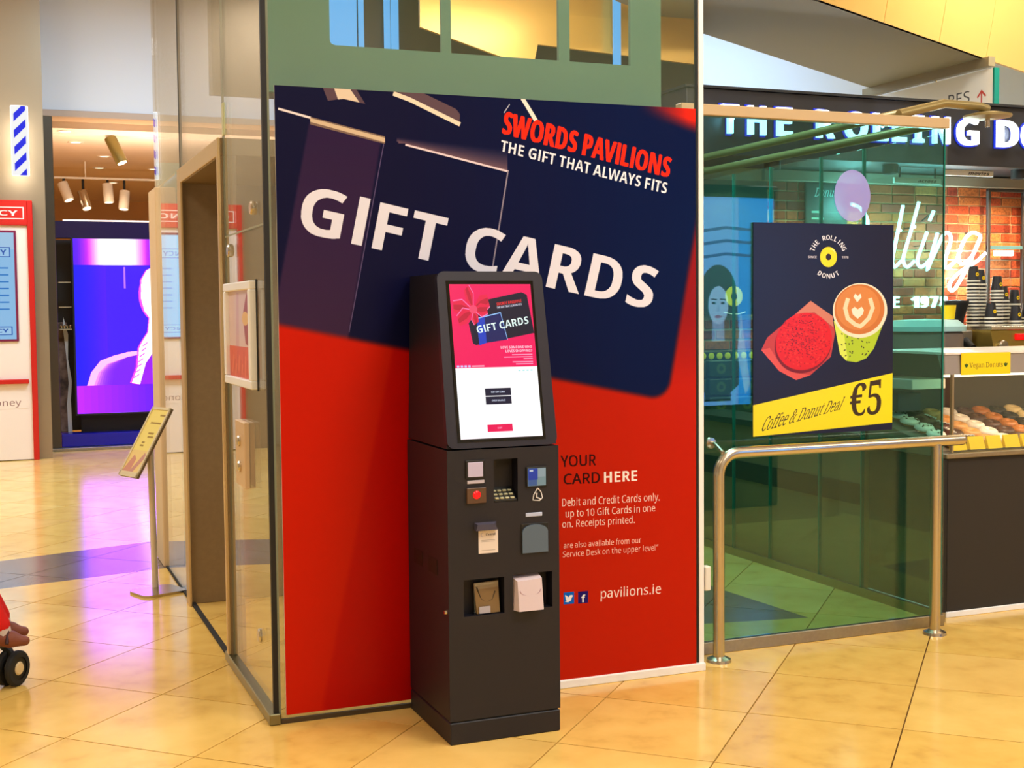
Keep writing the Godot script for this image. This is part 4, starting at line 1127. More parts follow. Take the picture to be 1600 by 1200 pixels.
# ---------------------------------------------------------------- sign on a stand
func sign_stand() -> void:
	var s := thing("sign_stand", "steel floor stand holding a tilted cream notice beside the glass", "sign stand", Vector3(-0.155, 0, -2.70))
	var base := PackedVector2Array()
	for q in rrect(0.27, 0.24, 0.05): base.append(q.rotated(0.35))
	part(s, "base", MB.new().prism(base, Vector3(0, 0, 0), Vector3.RIGHT, Vector3.FORWARD, 0.014), M.steel)
	part(s, "pole", MB.new().tube([Vector3(-0.002, 0.014, -0.10), Vector3(-0.012, 0.84, -0.10), Vector3(-0.02, 0.90, -0.105)], 0.019, 14), mat("pole_pale", col(232, 218, 196), 0.32, 0.35))
	var tl := Vector3(0.025, 1.073, -0.20)
	var w := Vector3(0.08, 0, 0.20)
	var d := Vector3(-0.214, -0.385, 0.085)
	var nn := d.cross(w).normalized()
	if nn.y < 0: nn = -nn
	var wn := w.normalized()
	var dn := d.normalized()
	part(s, "backing", MB.new().hull8([tl, tl + w, tl + w + d, tl + d, tl - nn * 0.014, tl + w - nn * 0.014, tl + w + d - nn * 0.014, tl + d - nn * 0.014]), mat("frame_grey", col(120, 100, 70), 0.4))
	var fr := MB.new()
	for e in [[Vector3.ZERO, w, dn * 0.016], [d - dn * 0.03, w, dn * 0.03], [Vector3.ZERO, wn * 0.014, d], [w - wn * 0.014, wn * 0.014, d]]:
		var o: Vector3 = tl + e[0]
		fr.hull8([o, o + e[1], o + e[1] + e[2], o + e[2], o + nn * 0.008, o + e[1] + nn * 0.008, o + e[1] + e[2] + nn * 0.008, o + e[2] + nn * 0.008])
	part(s, "frame", fr, mat("snap_frame", col(240, 226, 190), 0.35, 0.3))
	var p := Pic.new(220, 450, Vector2(0, 0), Vector2(1, 2), col(248, 228, 130))
	p.rect(Vector2(0, 0), Vector2(1, 0.75), col(244, 214, 140))
	p.poly([Vector2(0.05, 0.12), Vector2(0.3, 0.62), Vector2(0.5, 0.5), Vector2(0.45, 0.1)], col(214, 150, 130))
	p.poly([Vector2(0.4, 0.1), Vector2(0.8, 0.7), Vector2(0.95, 0.6), Vector2(0.6, 0.1)], col(206, 150, 140))
	for e in [[0.62, 1.75, 0.9], [0.3, 1.52, 0.85], [0.45, 1.22, 0.75], [0.5, 1.12, 0.8], [0.35, 0.95, 0.5], [0.33, 0.86, 0.52]]:
		p.rect(Vector2(e[0], e[1]), Vector2(e[2], e[1] + 0.05), col(170, 140, 70))
	var o := tl + nn * 0.003
	part(s, "notice", MB.new().quad(o, o + w, o + w + d, o + d, nn), mat("stand_notice", Color.WHITE, 0.35, 0.0, {"print": p.tex()}))

# ---------------------------------------------------------------- green glass enclosure
func screen_enclosure() -> void:
	var f := frame_of("wall_green_screen", "tinted green glass screen beside the gift card advert", "glass screen")
	part(f, "pane", b(1.96, 0.06, -0.237, 3.44, 2.51, -0.225), M.green_glass)
	part(f, "bottom_channel", cb(1.945, 0.0, -0.25, 3.46, 0.058, -0.212, 0.003), M.brushed_steel)
	part(f, "top_beam", cb(1.935, 2.512, -0.262, 3.458, 2.562, -0.205, 0.003), mat("beam_beige", col(206, 176, 132), 0.45, 0.3))
	part(f, "edge_strip", b(3.44, 0.06, -0.238, 3.447, 2.51, -0.224), M.glass_edge)
	var s := frame_of("wall_green_side", "clear glass side wall running back beside the donut counter", "glass wall")
	for e in [[-0.28, -0.945], [-0.955, -1.345], [-1.355, -1.87], [-1.88, -2.3], [-2.31, -3.2]]:
		part(s, "pane", b(3.495, 0.05, e[1], 3.505, 2.50, e[0]), M.pane)
	for z in [-0.95, -1.35, -1.875, -2.305]:
		part(s, "joint", b(3.49, 0.05, z - 0.005, 3.51, 2.50, z + 0.005), M.glass_edge)
	part(s, "bottom_channel", b(3.488, 0.0, -3.2, 3.512, 0.05, -0.27), M.brushed_steel)
	for y in [2.555, 2.65]:
		part(s, "top_tube", MB.new().tube([Vector3(3.5, y, -0.30), Vector3(3.5, y, -3.3)], 0.024, 12), mat("tube_olive", col(150, 132, 84), 0.4, 0.5))
	struct("wall_green_rear", b(1.9, 0, -3.40, 3.5, 2.7, -3.35), mat("teal_dark", col(38, 66, 56), 0.5), "dark green panel closing the glass enclosure at the rear", "wall")
	light_bar("added_enclosure_lamp", "square light panel added out of view above the glass enclosure", Vector3(2.55, 3.9, -1.9), Vector2(0.9, 0.8), 9.0, WHITE)  # unseen panel added to brighten the floor inside the green glass
	var br := thing("glass_brace", "olive metal brace with a round cap joining the glass walls", "brace", Vector3(3.3, 2.562, -0.25))
	part(br, "arm", MB.new().tube([Vector3(-0.12, 0.012, 0), Vector3(0.10, 0.065, -0.02), Vector3(0.18, 0.085, -0.03), Vector3(0.40, 0.082, -0.03), Vector3(0.46, 0.070, -0.03)], 0.022, 12), M.tube_olive)
	part(br, "cap", MB.new().lathe(PackedVector2Array([Vector2(0, 0.02), Vector2(0.05, 0.02), Vector2(0.12, 0.004), Vector2(0.12, -0.006), Vector2(0.04, -0.016), Vector2(0, -0.016)]), Vector3(0.46, 0.035, -0.03), Vector3.UP, 24), M.tube_olive)
	part(br, "stem", MB.new().tube([Vector3(0.46, 0.07, -0.03), Vector3(0.46, -0.02, -0.03)], 0.012, 8), M.steel)
	var gs := thing("glass_sticker", "pale violet oval sticker on the green glass", "sticker", Vector3(2.885, 2.165, -0.219))
	var ov := PackedVector2Array()
	for k in 32: ov.append(Vector2(0.105 * cos(TAU * k / 32), 0.125 * sin(TAU * k / 32)))
	part(gs, "disc", MB.new().prism(ov, Vector3(0, 0, -0.003), Vector3.RIGHT, Vector3.UP, 0.002), mat("violet_film", Color(0.72, 0.68, 0.98, 0.5), 0.6, 0.0, {"pane": true}))

func donut_poster() -> void:
	var x0 := 2.322
	var x1 := 3.126
	var y0 := 1.018
	var y1 := 2.028
	var p := Pic.new(960, 1206, Vector2(0, 0), Vector2(218, 332), col(17, 18, 46))
	# picture coordinates: 218 wide, 332 tall, from the lower left
	var q := func(x: float, y: float) -> Vector2: return Vector2(x - 1175.0, 332.0 - (y - 348.0) - (x - 1175.0) / 218.0 * 3.0 + (y - 348.0) / 332.0 * (x - 1175.0) / 218.0 * -13.0 * -1.0 * -1.0)
	var m := func(u: float, w: float) -> Vector2: return Vector2(u * 218.0, (1.0 - w) * 332.0)
	# yellow price band
	p.poly([m.call(0, 0.852), m.call(1.0, 0.722), m.call(1.0, 0.965), m.call(0.25, 0.992), m.call(0, 1.0)], col(247, 226, 12))
	# logo
	var c: Vector2 = m.call(0.525, 0.158)
	p.ell(c, 13.2, 16.0, col(248, 226, 16))
	p.ell(c + Vector2(5, 6), 5.0, 7.0, col(252, 240, 150))
	p.ell(c + Vector2(3.5, 4), 6.0, 7.4, col(248, 226, 16))
	p.ell(c, 4.2, 5.2, col(40, 20, 36))
	p.ring_text("THE ROLLING", c, 27.0, 7.4, deg_to_rad(158), deg_to_rad(26), col(242, 238, 244), false, 0.86)
	p.ring_text("DONUT", c, 34.0, 7.4, deg_to_rad(238), deg_to_rad(302), col(242, 238, 244), true, 0.86)
	p.words("SINCE", c + Vector2(-25, -2), 3.6, col(225, 220, 230), "sansbold")
	p.words("1978", c + Vector2(26, -2), 3.6, col(225, 220, 230), "sansbold")
	# paper tray and red donut
	var P := func(x: float, y: float) -> Vector2: return m.call((x - 1175.0) / 218.0, (y - 348.0) / 328.0)
	p.poly([P.call(1262, 468), P.call(1296, 492), P.call(1300, 520), P.call(1294, 556), P.call(1262, 584), P.call(1240, 591), P.call(1214, 576), P.call(1187, 543), P.call(1196, 524), P.call(1220, 504)], col(196, 62, 58))
	p.poly([P.call(1262, 468), P.call(1296, 492), P.call(1298, 510), P.call(1268, 486), P.call(1240, 488)], col(210, 128, 104))
	p.poly([P.call(1187, 543), P.call(1214, 576), P.call(1240, 591), P.call(1262, 584), P.call(1240, 580), P.call(1212, 560), P.call(1200, 540)], col(222, 84, 78))
	p.ell(P.call(1251, 535), 43.0, 47.0, col(120, 14, 20), -0.5)
	p.ell(P.call(1252, 531), 42.5, 46.0, col(222, 24, 22), -0.5)
	for k in 420:
		var a := rng.randf() * TAU
		var r := sqrt(rng.randf())
		var dk := rng.randf()
		p.ell(P.call(1252 + cos(a) * r * 40.0, 529 + sin(a) * r * 41.0), 0.7 + dk, 0.7 + dk * 0.8, col(170, 10, 18) if dk < 0.6 else col(240, 50, 36))
	for k in 90:
		var a := rng.randf() * TAU
		var r := sqrt(rng.randf()) * 0.75
		p.ell(P.call(1248 + cos(a) * r * 36.0, 522 + sin(a) * r * 36.0), 0.8, 0.8, col(96, 8, 22))
	# cup
	p.poly([P.call(1298, 500), P.call(1384, 488), P.call(1362, 545), P.call(1350, 560), P.call(1334, 566), P.call(1318, 563), P.call(1308, 552)], col(178, 206, 34))
	p.poly([P.call(1298, 500), P.call(1312, 505), P.call(1320, 558), P.call(1318, 563), P.call(1308, 552)], col(220, 234, 90))
	for k in 26:
		var u := rng.randf()
		var w := rng.randf()
		var pos: Vector2 = P.call(lerpf(lerpf(1306, 1376, u), lerpf(1316, 1352, u), w), lerpf(520, 558, w))
		p.ell(pos, 1.6, 0.9, col(60, 66, 20), rng.randf() * 3.0)
	p.ell(P.call(1340, 484), 43.5, 44.0, col(246, 232, 208), -0.3)
	p.ell(P.call(1339, 482), 40.0, 40.0, col(206, 120, 52), -0.3)
	p.ell(P.call(1337, 480), 35.0, 35.0, col(218, 136, 66), -0.3)
	# milk leaf
	var milk := col(248, 222, 186)
	p.line([P.call(1320, 466), P.call(1316, 480), P.call(1320, 496), P.call(1332, 506), P.call(1340, 509)], 6.5, milk)
	p.line([P.call(1356, 466), P.call(1360, 480), P.call(1354, 496), P.call(1344, 506), P.call(1340, 509)], 6.5, milk)
	p.poly([P.call(1326, 482), P.call(1331, 478), P.call(1336, 482), P.call(1342, 478), P.call(1346, 483), P.call(1344, 490), P.call(1336, 497), P.call(1328, 490)], col(250, 238, 220))
	p.poly([P.call(1329, 462), P.call(1332, 457), P.call(1336, 461), P.call(1340, 457), P.call(1342, 463), P.call(1335, 471)], col(250, 240, 226))
	# lettering on the band
	var ink := col(46, 34, 10)
	p.text("Coffee & Donut Deal", [P.call(1196, 646), P.call(1318, 620), P.call(1309, 640), P.call(1186, 669)], ink, "serif")
	p.text("€5", [P.call(1326, 601), P.call(1376, 594), P.call(1374, 650), P.call(1323, 652)], col(58, 40, 12), "serifbold")
	var t := thing("donut_poster", "navy poster of a red donut and coffee hung on the green glass", "poster", Vector3(0, 0, -0.215))
	part(t, "board", b(x0, y0, -0.006, x1, y1, -0.001), mat("poster_navy", col(17, 18, 46), 0.4))
	part(t, "print", MB.new().quad(Vector3(x0, y1, 0), Vector3(x1, y1, 0), Vector3(x1, y0, 0), Vector3(x0, y0, 0), Vector3.BACK), mat("poster_print", Color.WHITE, 0.35, 0.0, {"print": p.tex()}))

func handrail() -> void:
	var h := thing("handrail", "brushed steel tube handrail on two posts before the green glass", "handrail", Vector3(0, 0, -0.095))
	var bend := [Vector3(2.063, 0.02, 0), Vector3(2.063, 0.86, 0)]
	for k in 7: bend.append(Vector3(2.163 - 0.10 * cos(PI / 2 * k / 6.0), 0.863 + 0.10 * sin(PI / 2 * k / 6.0), 0))
	bend.append(Vector3(3.455, 0.963, 0))
	part(h, "rail", MB.new().tube(bend, 0.027, 18), M.steel)
	part(h, "end_cap", MB.new().lathe(PackedVector2Array([Vector2(0.027, 0), Vector2(0.025, 0.008), Vector2(0.014, 0.014), Vector2(0, 0.015)]), Vector3(3.455, 0.963, 0), Vector3.RIGHT, 18), M.steel)
	part(h, "post", MB.new().tube([Vector3(3.298, 0.02, 0), Vector3(3.298, 0.945, 0)], 0.027, 18), M.steel)
	for x in [2.063, 3.298]:
		part(h, "foot_plate", MB.new().lathe(PackedVector2Array([Vector2(0.0, 0.026), Vector2(0.03, 0.026), Vector2(0.055, 0.014), Vector2(0.058, 0.0), Vector2(0, 0)]), Vector3(x, 0, 0), Vector3.UP, 24), M.steel)
	part(h, "wall_bracket", MB.new().tube([Vector3(2.085, 0.965, 0.0), Vector3(2.085, 1.0, -0.07), Vector3(2.085, 1.0, -0.11)], 0.010, 8), M.steel)
	part(h, "bracket_rosette", MB.new().lathe(PackedVector2Array([Vector2(0, 0.012), Vector2(0.025, 0.010), Vector2(0.028, 0)]), Vector3(2.085, 1.0, -0.112), Vector3.BACK, 16), M.steel)

# ---------------------------------------------------------------- donut shop
func letter_mesh(s: String, x0: float, x1: float, y0: float, y1: float, z: float, depth: float, grow := 0.0) -> ArrayMesh:
	var tm := TextMesh.new()
	var f := SystemFont.new()
	f.font_names = PackedStringArray(["Droid Sans"]); f.font_weight = 700
	tm.font = f; tm.font_size = 64; tm.pixel_size = 0.01; tm.depth = 0.1; tm.text = s
	var arr := tm.get_mesh_arrays()
	var v := arr[Mesh.ARRAY_VERTEX] as PackedVector3Array
	var lo := Vector3(1e9, 1e9, 1e9)
	var hi := -lo
	for p in v: lo = lo.min(p); hi = hi.max(p)
	var out := PackedVector3Array()
	for p in v:
		var u := (p - lo) / (hi - lo)
		out.append(Vector3(lerpf(x0 - grow, x1 + grow, u.x), lerpf(y0 - grow, y1 + grow, u.y), z + u.z * depth))
	arr[Mesh.ARRAY_VERTEX] = out
	var m := ArrayMesh.new()
	m.add_surface_from_arrays(Mesh.PRIMITIVE_TRIANGLES, arr)
	return m

func donut_shop() -> void:
	# illuminated sign
	var sg := thing("shop_sign", "black fascia with glowing white letters over the donut counter", "shop sign", Vector3(0, 0, -2.95))
	part(sg, "fascia", cb(3.52, 2.706, -0.66, 8.2, 3.17, 0.0, 0.004), mat("fascia_black", col(22, 20, 24), 0.5))
	part(sg, "top_cap", b(3.50, 3.17, -0.66, 8.2, 3.188, 0.02), M.black)
	var lit := mat("sign_letter_glow", Color.WHITE, 0.5, 0.0, {"glow": Color(0.94, 0.97, 1.0), "power": 2.0})
	var halo := mat("sign_halo_glow", Color.BLACK, 0.5, 0.0, {"glow": Color(0.02, 0.22, 1.0), "power": 0.9})
	var xs := [["T", 3.782, 3.917], ["H", 3.996, 4.14], ["E", 4.236, 4.361], ["R", 4.574, 4.725], ["O", 4.82, 5.013], ["L", 5.076, 5.198], ["L", 5.25, 5.365], ["I", 5.435, 5.527], ["N", 5.616, 5.773], ["G", 5.852, 6.049], ["D", 6.236, 6.438], ["O", 6.48, 6.69], ["N", 6.79, 6.97], ["U", 7.06, 7.25], ["T", 7.333, 7.511]]
	for e in xs:
		var l := part(sg, "letter", letter_mesh(e[0], e[1], e[2], 2.857, 3.060, 0.014, 0.03), lit)
		part(l, "halo", letter_mesh(e[0], e[1], e[2], 2.857, 3.060, 0.001, 0.010, 0.011), halo)
	for x in [3.85, 4.65, 5.13, 5.48, 5.69, 6.34, 6.88]: omni("shop_sign_light", Vector3(x, 2.96, -2.89), 0.07, Color(0.8, 0.88, 1.0))
	# room of the shop
	var wl := frame_of("wall_brick", "exposed brick wall behind the donut counter", "brick wall")
	part(wl, "mortar", b(3.4, 0, -3.8, 8.2, 3.0, -3.612), mat("mortar", col(222, 190, 150), 0.85))
	var bm := []
	var bg := noise_tex(41, 0.05, [[0.0, Color(0.6, 0.55, 0.5)], [0.5, Color(0.9, 0.88, 0.85)], [1.0, Color(1, 1, 1)]], 4, 256)
	for c in [col(196, 84, 40), col(176, 66, 34), col(208, 104, 52), col(186, 74, 30), col(158, 58, 34), col(214, 122, 62)]:
		bm.append(mat("brick_%d" % bm.size(), c, 0.85, 0.0, {"grain": bg, "scale": 3.0}))
	var full := cb(-0.1075, 0, -0.012, 0.1075, 0.065, 0, 0.004).made()
	var half := cb(-0.05, 0, -0.012, 0.05, 0.065, 0, 0.004).made()
	var nb := 0
	for r in 17:
		var x := 4.55 + (0.1125 if r % 2 else 0.0)
		while x < 7.35:
			var short_ := r % 3 == 1 and rng.randf() < 0.25
			var len_ := 0.1 if short_ else 0.215
			if nb < 296:
				var o := part(wl, "brick", half if short_ else full, bm[rng.randi() % 6])
				o.position = Vector3(x + len_ / 2, 1.345 + r * 0.075, -3.600 + rng.randf() * 0.003)
				nb += 1
			x += len_ + 0.010
	# other end: timber brown strip of bricks at the left of the shop
	var wl2 := thing("brick_panel", "short brick band behind the dark donut box shelf", "brick panel", Vector3(0, 0, 0))
	part(wl2, "mortar", b(3.55, 1.30, -3.60, 4.5, 1.56, -3.58), M.mortar)
	for r in 3:
		for k in 4:
			var o := part(wl2, "brick", full, bm[(r * 3 + k) % 6])
			o.position = Vector3(3.68 + k * 0.225 + (0.1 if r == 1 else 0.0), 1.315 + r * 0.08, -3.568)
	# lintel, header boards with handwriting
	struct("trim_lintel", cb(4.55, 2.615, -3.612, 8.2, 2.70, -3.56, 0.005), mat("lintel_grey", col(150, 140, 122), 0.6), "grey lintel strip along the top of the brick wall", "trim")
	for e in [["movies", 5.976, 6.455, 2.66, 2.704, "white strip board with the word movies above the brick wall"], ["across", 5.485, 5.933, 2.585, 2.628, "white strip board with handwriting behind the green glass"]]:
		var sb := thing("strip_board", e[5], "board", Vector3(0, 0, -3.2))
		part(sb, "board", b(e[1], e[3], -0.02, e[2], e[4], 0.0), M.white_paint)
		var hp := Pic.new(256, 40, Vector2.ZERO, Vector2(6.4, 1), col(240, 238, 226))
		hp.words(e[0], Vector2(4.4, 0.25), 0.55, col(30, 28, 30), "sansbold", 1.1, 0.3)
		part(sb, "print", MB.new().quad(Vector3(e[1], e[4], 0.001), Vector3(e[2], e[4], 0.001), Vector3(e[2], e[3], 0.001), Vector3(e[1], e[3], 0.001), Vector3.BACK), mat("strip_%s" % e[0], Color.WHITE, 0.5, 0.0, {"print": hp.tex()}))
		part(sb, "hanger", b(e[1] + 0.05, e[4], -0.012, e[1] + 0.06, 2.706, -0.004), M.black)
		part(sb, "hanger", b(e[2] - 0.06, e[4], -0.012, e[2] - 0.05, 2.706, -0.004), M.black)
	# neon script
	var z := -3.50
	var neon := mat("neon_tube_glow", Color.WHITE, 0.4, 0.0, {"glow": Color(0.86, 1.0, 1.0), "power": 6.0})
	var ns := thing("neon_sign", "white neon script sign glowing on the brick wall", "neon sign", Vector3.ZERO)
	var strokes := [
		[Vector2(5.10, 1.742), Vector2(5.15, 2.033), Vector2(5.205, 2.27)],
		[Vector2(5.305, 2.442), Vector2(5.35, 2.432), Vector2(5.408, 2.399), Vector2(5.464, 2.299), Vector2(5.404, 2.146), Vector2(5.240, 2.064), Vector2(5.375, 1.940), Vector2(5.48, 1.84)],
		[Vector2(5.609, 2.077), Vector2(5.535, 2.010), Vector2(5.517, 1.909), Vector2(5.573, 1.832), Vector2(5.648, 1.883), Vector2(5.672, 1.986), Vector2(5.609, 2.077)],
		[Vector2(5.808, 2.443), Vector2(5.758, 2.232), Vector2(5.713, 2.042), Vector2(5.706, 1.981), Vector2(5.729, 1.948), Vector2(5.794, 1.997)],
		[Vector2(5.964, 2.473), Vector2(5.896, 2.265), Vector2(5.822, 2.053), Vector2(5.817, 1.987), Vector2(5.853, 1.948), Vector2(5.923, 1.997)],
		[Vector2(6.049, 2.234), Vector2(6.000, 2.122), Vector2(5.956, 2.015), Vector2(5.963, 1.967), Vector2(5.993, 1.949), Vector2(6.034, 1.972), Vector2(6.085, 2.015)],
		[Vector2(6.113, 2.405), Vector2(6.072, 2.325)],
		[Vector2(6.153, 2.227), Vector2(6.103, 2.076), Vector2(6.053, 1.926), Vector2(6.098, 2.014), Vector2(6.145, 2.092), Vector2(6.193, 2.181), Vector2(6.238, 2.229), Vector2(6.284, 2.219), Vector2(6.293, 2.167), Vector2(6.259, 2.072), Vector2(6.224, 1.978), Vector2(6.235, 1.947), Vector2(6.261, 1.942), Vector2(6.350, 2.008)],
		[Vector2(6.601, 2.212), Vector2(6.527, 2.236), Vector2(6.468, 2.211), Vector2(6.420, 2.152), Vector2(6.371, 2.037), Vector2(6.385, 1.990), Vector2(6.422, 1.979), Vector2(6.495, 2.022), Vector2(6.555, 2.107), Vector2(6.601, 2.202), Vector2(6.495, 2.001), Vector2(6.400, 1.853), Vector2(6.341, 1.774), Vector2(6.302, 1.759), Vector2(6.280, 1.795), Vector2(6.327, 1.864), Vector2(6.445, 1.943), Vector2(6.557, 1.996), Vector2(6.653, 2.068)]]
	for s in strokes:
		var cv := Curve3D.new()
		for k in s.size():
			var tg: Vector2 = (s[mini(k + 1, s.size() - 1)] - s[maxi(k - 1, 0)]) / 6.0
			cv.add_point(Vector3(s[k].x, s[k].y, z), -Vector3(tg.x, tg.y, 0), Vector3(tg.x, tg.y, 0))
		cv.bake_interval = 0.03
		var path := []
		for p in cv.get_baked_points(): path.append(p)
		part(ns, "tube", MB.new().tube(path, 0.014, 8), neon)
		part(ns, "standoff", MB.new().tube([Vector3(s[1].x, s[1].y, z) if s.size() > 2 else Vector3(s[0].x, s[0].y, z), Vector3(s[1].x, s[1].y, -3.6)], 0.005, 6), M.black)
	for q in [Vector2(5.31, 2.43), Vector2(5.55, 1.95), Vector2(5.76, 2.24), Vector2(5.90, 2.27), Vector2(6.10, 2.07), Vector2(6.26, 2.08), Vector2(6.39, 2.08), Vector2(6.42, 1.90)]:
		omni("neon_tube_light", Vector3(q.x, q.y, z + 0.028), 0.42, Color(0.8, 1.0, 1.0))
	var sn := thing("year_sign", "small glowing white capital letters under the neon script", "sign", Vector3.ZERO)
	var cx := 5.376
	for ch in "SINCE 1978":
		if ch != " ": part(sn, "letter", letter_mesh(ch, cx, cx + 0.066, 1.622, 1.714, -3.598, 0.03), neon)
		cx += 0.0985
	# dark menu board
	var mp := Pic.new(300, 400, Vector2.ZERO, Vector2(3, 4), col(16, 40, 34))
	mp.words("Donuts", Vector2(1.5, 3.25), 0.5, col(190, 225, 215), "serif", 0.8, 0.35)
	for k in 6:
		mp.rect(Vector2(0.4, 2.3 - k * 0.38), Vector2(1.1 + 0.2 * (k % 2), 2.42 - k * 0.38), col(120, 170, 155))
		mp.line([Vector2(1.4, 2.34 - k * 0.38), Vector2(2.6, 2.34 - k * 0.38)], 0.02, col(80, 120, 110))
	var mb := thing("menu_board", "dark menu board with chalk lettering on the brick wall", "menu board", Vector3(4.93, 2.05, -3.58))
	part(mb, "board", cb(0, 0, -0.015, 0.40, 0.565, 0.0, 0.004), M.black)
	part(mb, "print", MB.new().quad(Vector3(0.01, 0.555, 0.001), Vector3(0.39, 0.555, 0.001), Vector3(0.39, 0.01, 0.001), Vector3(0.01, 0.01, 0.001), Vector3.BACK), mat("menu_print", Color.WHITE, 0.6, 0.0, {"print": mp.tex()}))
	# dark cabinet of donut boxes with the yellow ring emblem
	var db := thing("box_cabinet", "dark green cabinet of stacked donut boxes behind the glass", "cabinet", Vector3(3.62, 0, -3.25))
	part(db, "carcass", b(0, 0.0, -0.25, 0.92, 1.30, -0.12), mat("cabinet_green", col(24, 44, 36), 0.5))
	part(db, "upper_panel", b(0.0, 1.58, -0.30, 0.92, 2.6, -0.26), mat("panel_green", col(20, 40, 36), 0.5))
	for r in 4:
		for k in 4:
			var bx := part(db, "donut_box", cb(0.03 + k * 0.225, 0.72 + r * 0.135, -0.12, 0.225 + k * 0.225, 0.84 + r * 0.135, 0.0, 0.006), mat("box_dark", col(34, 58, 44), 0.5))
			part(bx, "emblem", MB.new().lathe(PackedVector2Array([Vector2(0.018, 0.001), Vector2(0.04, 0.001)]), Vector3(0.128 + k * 0.225, 0.78 + r * 0.135, 0.0), Vector3.BACK, 14), mat("emblem_olive", col(92, 104, 48), 0.5))
	for k in 12:
		part(db, "yellow_dot", MB.new().lathe(PackedVector2Array([Vector2(0, 0.004), Vector2(0.022, 0.002), Vector2(0.026, 0.0)]), Vector3(0.06 + k * 0.07, 1.275, -0.118), Vector3.BACK, 12), M.yellow_card)
	var em := part(db, "ring_emblem", MB.new().lathe(PackedVector2Array([Vector2(0.028, 0.004), Vector2(0.075, 0.004), Vector2(0.078, 0.0)]), Vector3(0.62, 1.72, -0.258), Vector3.BACK, 24), M.yellow_card, "yellow ring emblem")
	part(em, "lettering", MB.new().tube([Vector3(0.53, 1.60, -0.257), Vector3(0.60, 1.585, -0.257), Vector3(0.66, 1.585, -0.257), Vector3(0.72, 1.60, -0.257)], 0.005, 6), M.white_paint)
	# metal shelf frame and tube lamp at the right of the bricks
	var fr := thing("shelf_frame", "slim dark metal frame with a lit tube lamp on the bricks", "shelf frame", Vector3(0, 0, -3.5))
	for x in [6.68, 7.05]: part(fr, "upright", cb(x - 0.015, 1.3, -0.015, x + 0.015, 2.60, 0.015, 0.003), mat("frame_iron", col(70, 66, 66), 0.4, 0.5))
	part(fr, "crossbar", cb(6.665, 2.10, -0.012, 7.065, 2.13, 0.012, 0.003), mat("frame_blue", col(90, 140, 160), 0.4, 0.3))
	part(fr, "crossbar", cb(6.665, 2.575, -0.012, 7.065, 2.60, 0.012, 0.003), M.frame_iron)
	part(fr, "tube_lamp", cb(6.73, 2.045, 0.0, 6.93, 2.09, 0.03, 0.006), mat("tube_glow", Color.WHITE, 0.5, 0.0, {"glow": Color(0.85, 0.98, 1), "power": 2.5}))
	area("tube_lamp_light", Vector3(6.83, 2.04, -3.45), Vector2(0.2, 0.05), 0.12, COOL)
	single("price_board", "black price board with ruled lines at the end of the brick wall", "board", cb(7.12, 1.98, -3.56, 7.9, 2.5, -3.52, 0.004), M.black)
	# counter
	var ct := thing("shop_counter", "long dark textured counter under the donut display", "counter", Vector3(0, 0, 0))
	part(ct, "front_panel", b(3.585, 0.03, -1.0, 6.6, 0.834, -0.345), mat("counter_dark", col(44, 38, 30), 0.75, 0.0, {"bump": M.powder_black.heightmap_texture, "scale": 8.0, "bump_cm": 0.1}))
	part(ct, "kick_strip", cb(3.575, 0.0, -1.0, 6.6, 0.03, -0.335, 0.003), M.white_alu)
	var ct2 := thing("side_counter", "brown side counter running back behind the green glass", "counter", Vector3(0, 0, 0))
	part(ct2, "return_panel", b(3.56, 0.0, -3.1, 3.88, 0.86, -1.03), mat("counter_return", col(132, 116, 84), 0.6))
	part(ct2, "return_top", cb(3.54, 0.86, -3.1, 3.90, 0.90, -1.03, 0.004), mat("worktop_dark", col(40, 44, 40), 0.4))
	part(ct, "corner_post", cb(3.555, 0.0, -0.40, 3.583, 0.834, -0.343, 0.003), M.black)
	part(ct2, "return_stripe", b(3.553, 0.50, -3.1, 3.56, 0.62, -1.03), M.black)
	# display case
	var cs := thing("display_case", "glass donut display case with steel edges on the counter", "display case", Vector3(0, 0, 0))
	part(cs, "tray_rail", cb(3.56, 0.836, -0.40, 6.6, 0.862, -0.325, 0.004), M.brushed_steel)
	part(cs, "deck", MB.new().hull8([Vector3(3.57, 0.84, -1.0), Vector3(6.6, 0.84, -1.0), Vector3(6.6, 0.84, -0.40), Vector3(3.57, 0.84, -0.40), Vector3(3.57, 1.02, -1.0), Vector3(6.6, 1.02, -1.0), Vector3(6.6, 0.870, -0.40), Vector3(3.57, 0.870, -0.40)]), mat("deck_steel", col(150, 140, 124), 0.35, 0.6))
	part(cs, "front_glass", b(3.62, 0.865, -0.352, 6.6, 1.272, -0.346), M.pane)
	part(cs, "top_lip", MB.new().hull8([Vector3(3.56, 1.272, -0.37), Vector3(6.6, 1.272, -0.37), Vector3(6.6, 1.272, -0.346), Vector3(3.56, 1.272, -0.346), Vector3(3.56, 1.374, -0.41), Vector3(6.6, 1.374, -0.41), Vector3(6.6, 1.374, -0.352), Vector3(3.56, 1.374, -0.352)]), mat("lip_steel", col(196, 188, 184), 0.3, 0.7))
	part(cs, "top_glass", b(3.56, 1.376, -0.98, 6.6, 1.388, -0.345), mat("top_white", col(240, 232, 220), 0.25))
	part(cs, "corner_post", cb(3.608, 0.862, -0.365, 3.622, 1.272, -0.345, 0.002), M.steel)
	part(cs, "back_panel", b(3.57, 0.84, -1.02, 6.6, 1.376, -0.99), mat("case_back", col(66, 44, 26), 0.6))
	part(cs, "inner_shelf", cb(3.2 + 0.37, 1.18, -0.98, 3.80, 1.235, -0.62, 0.004), mat("shelf_white", col(210, 200, 188), 0.4))
	part(cs, "inner_box", cb(3.62, 1.05, -0.98, 3.78, 1.15, -0.80, 0.004), mat("box_navy", col(30, 32, 50), 0.5))
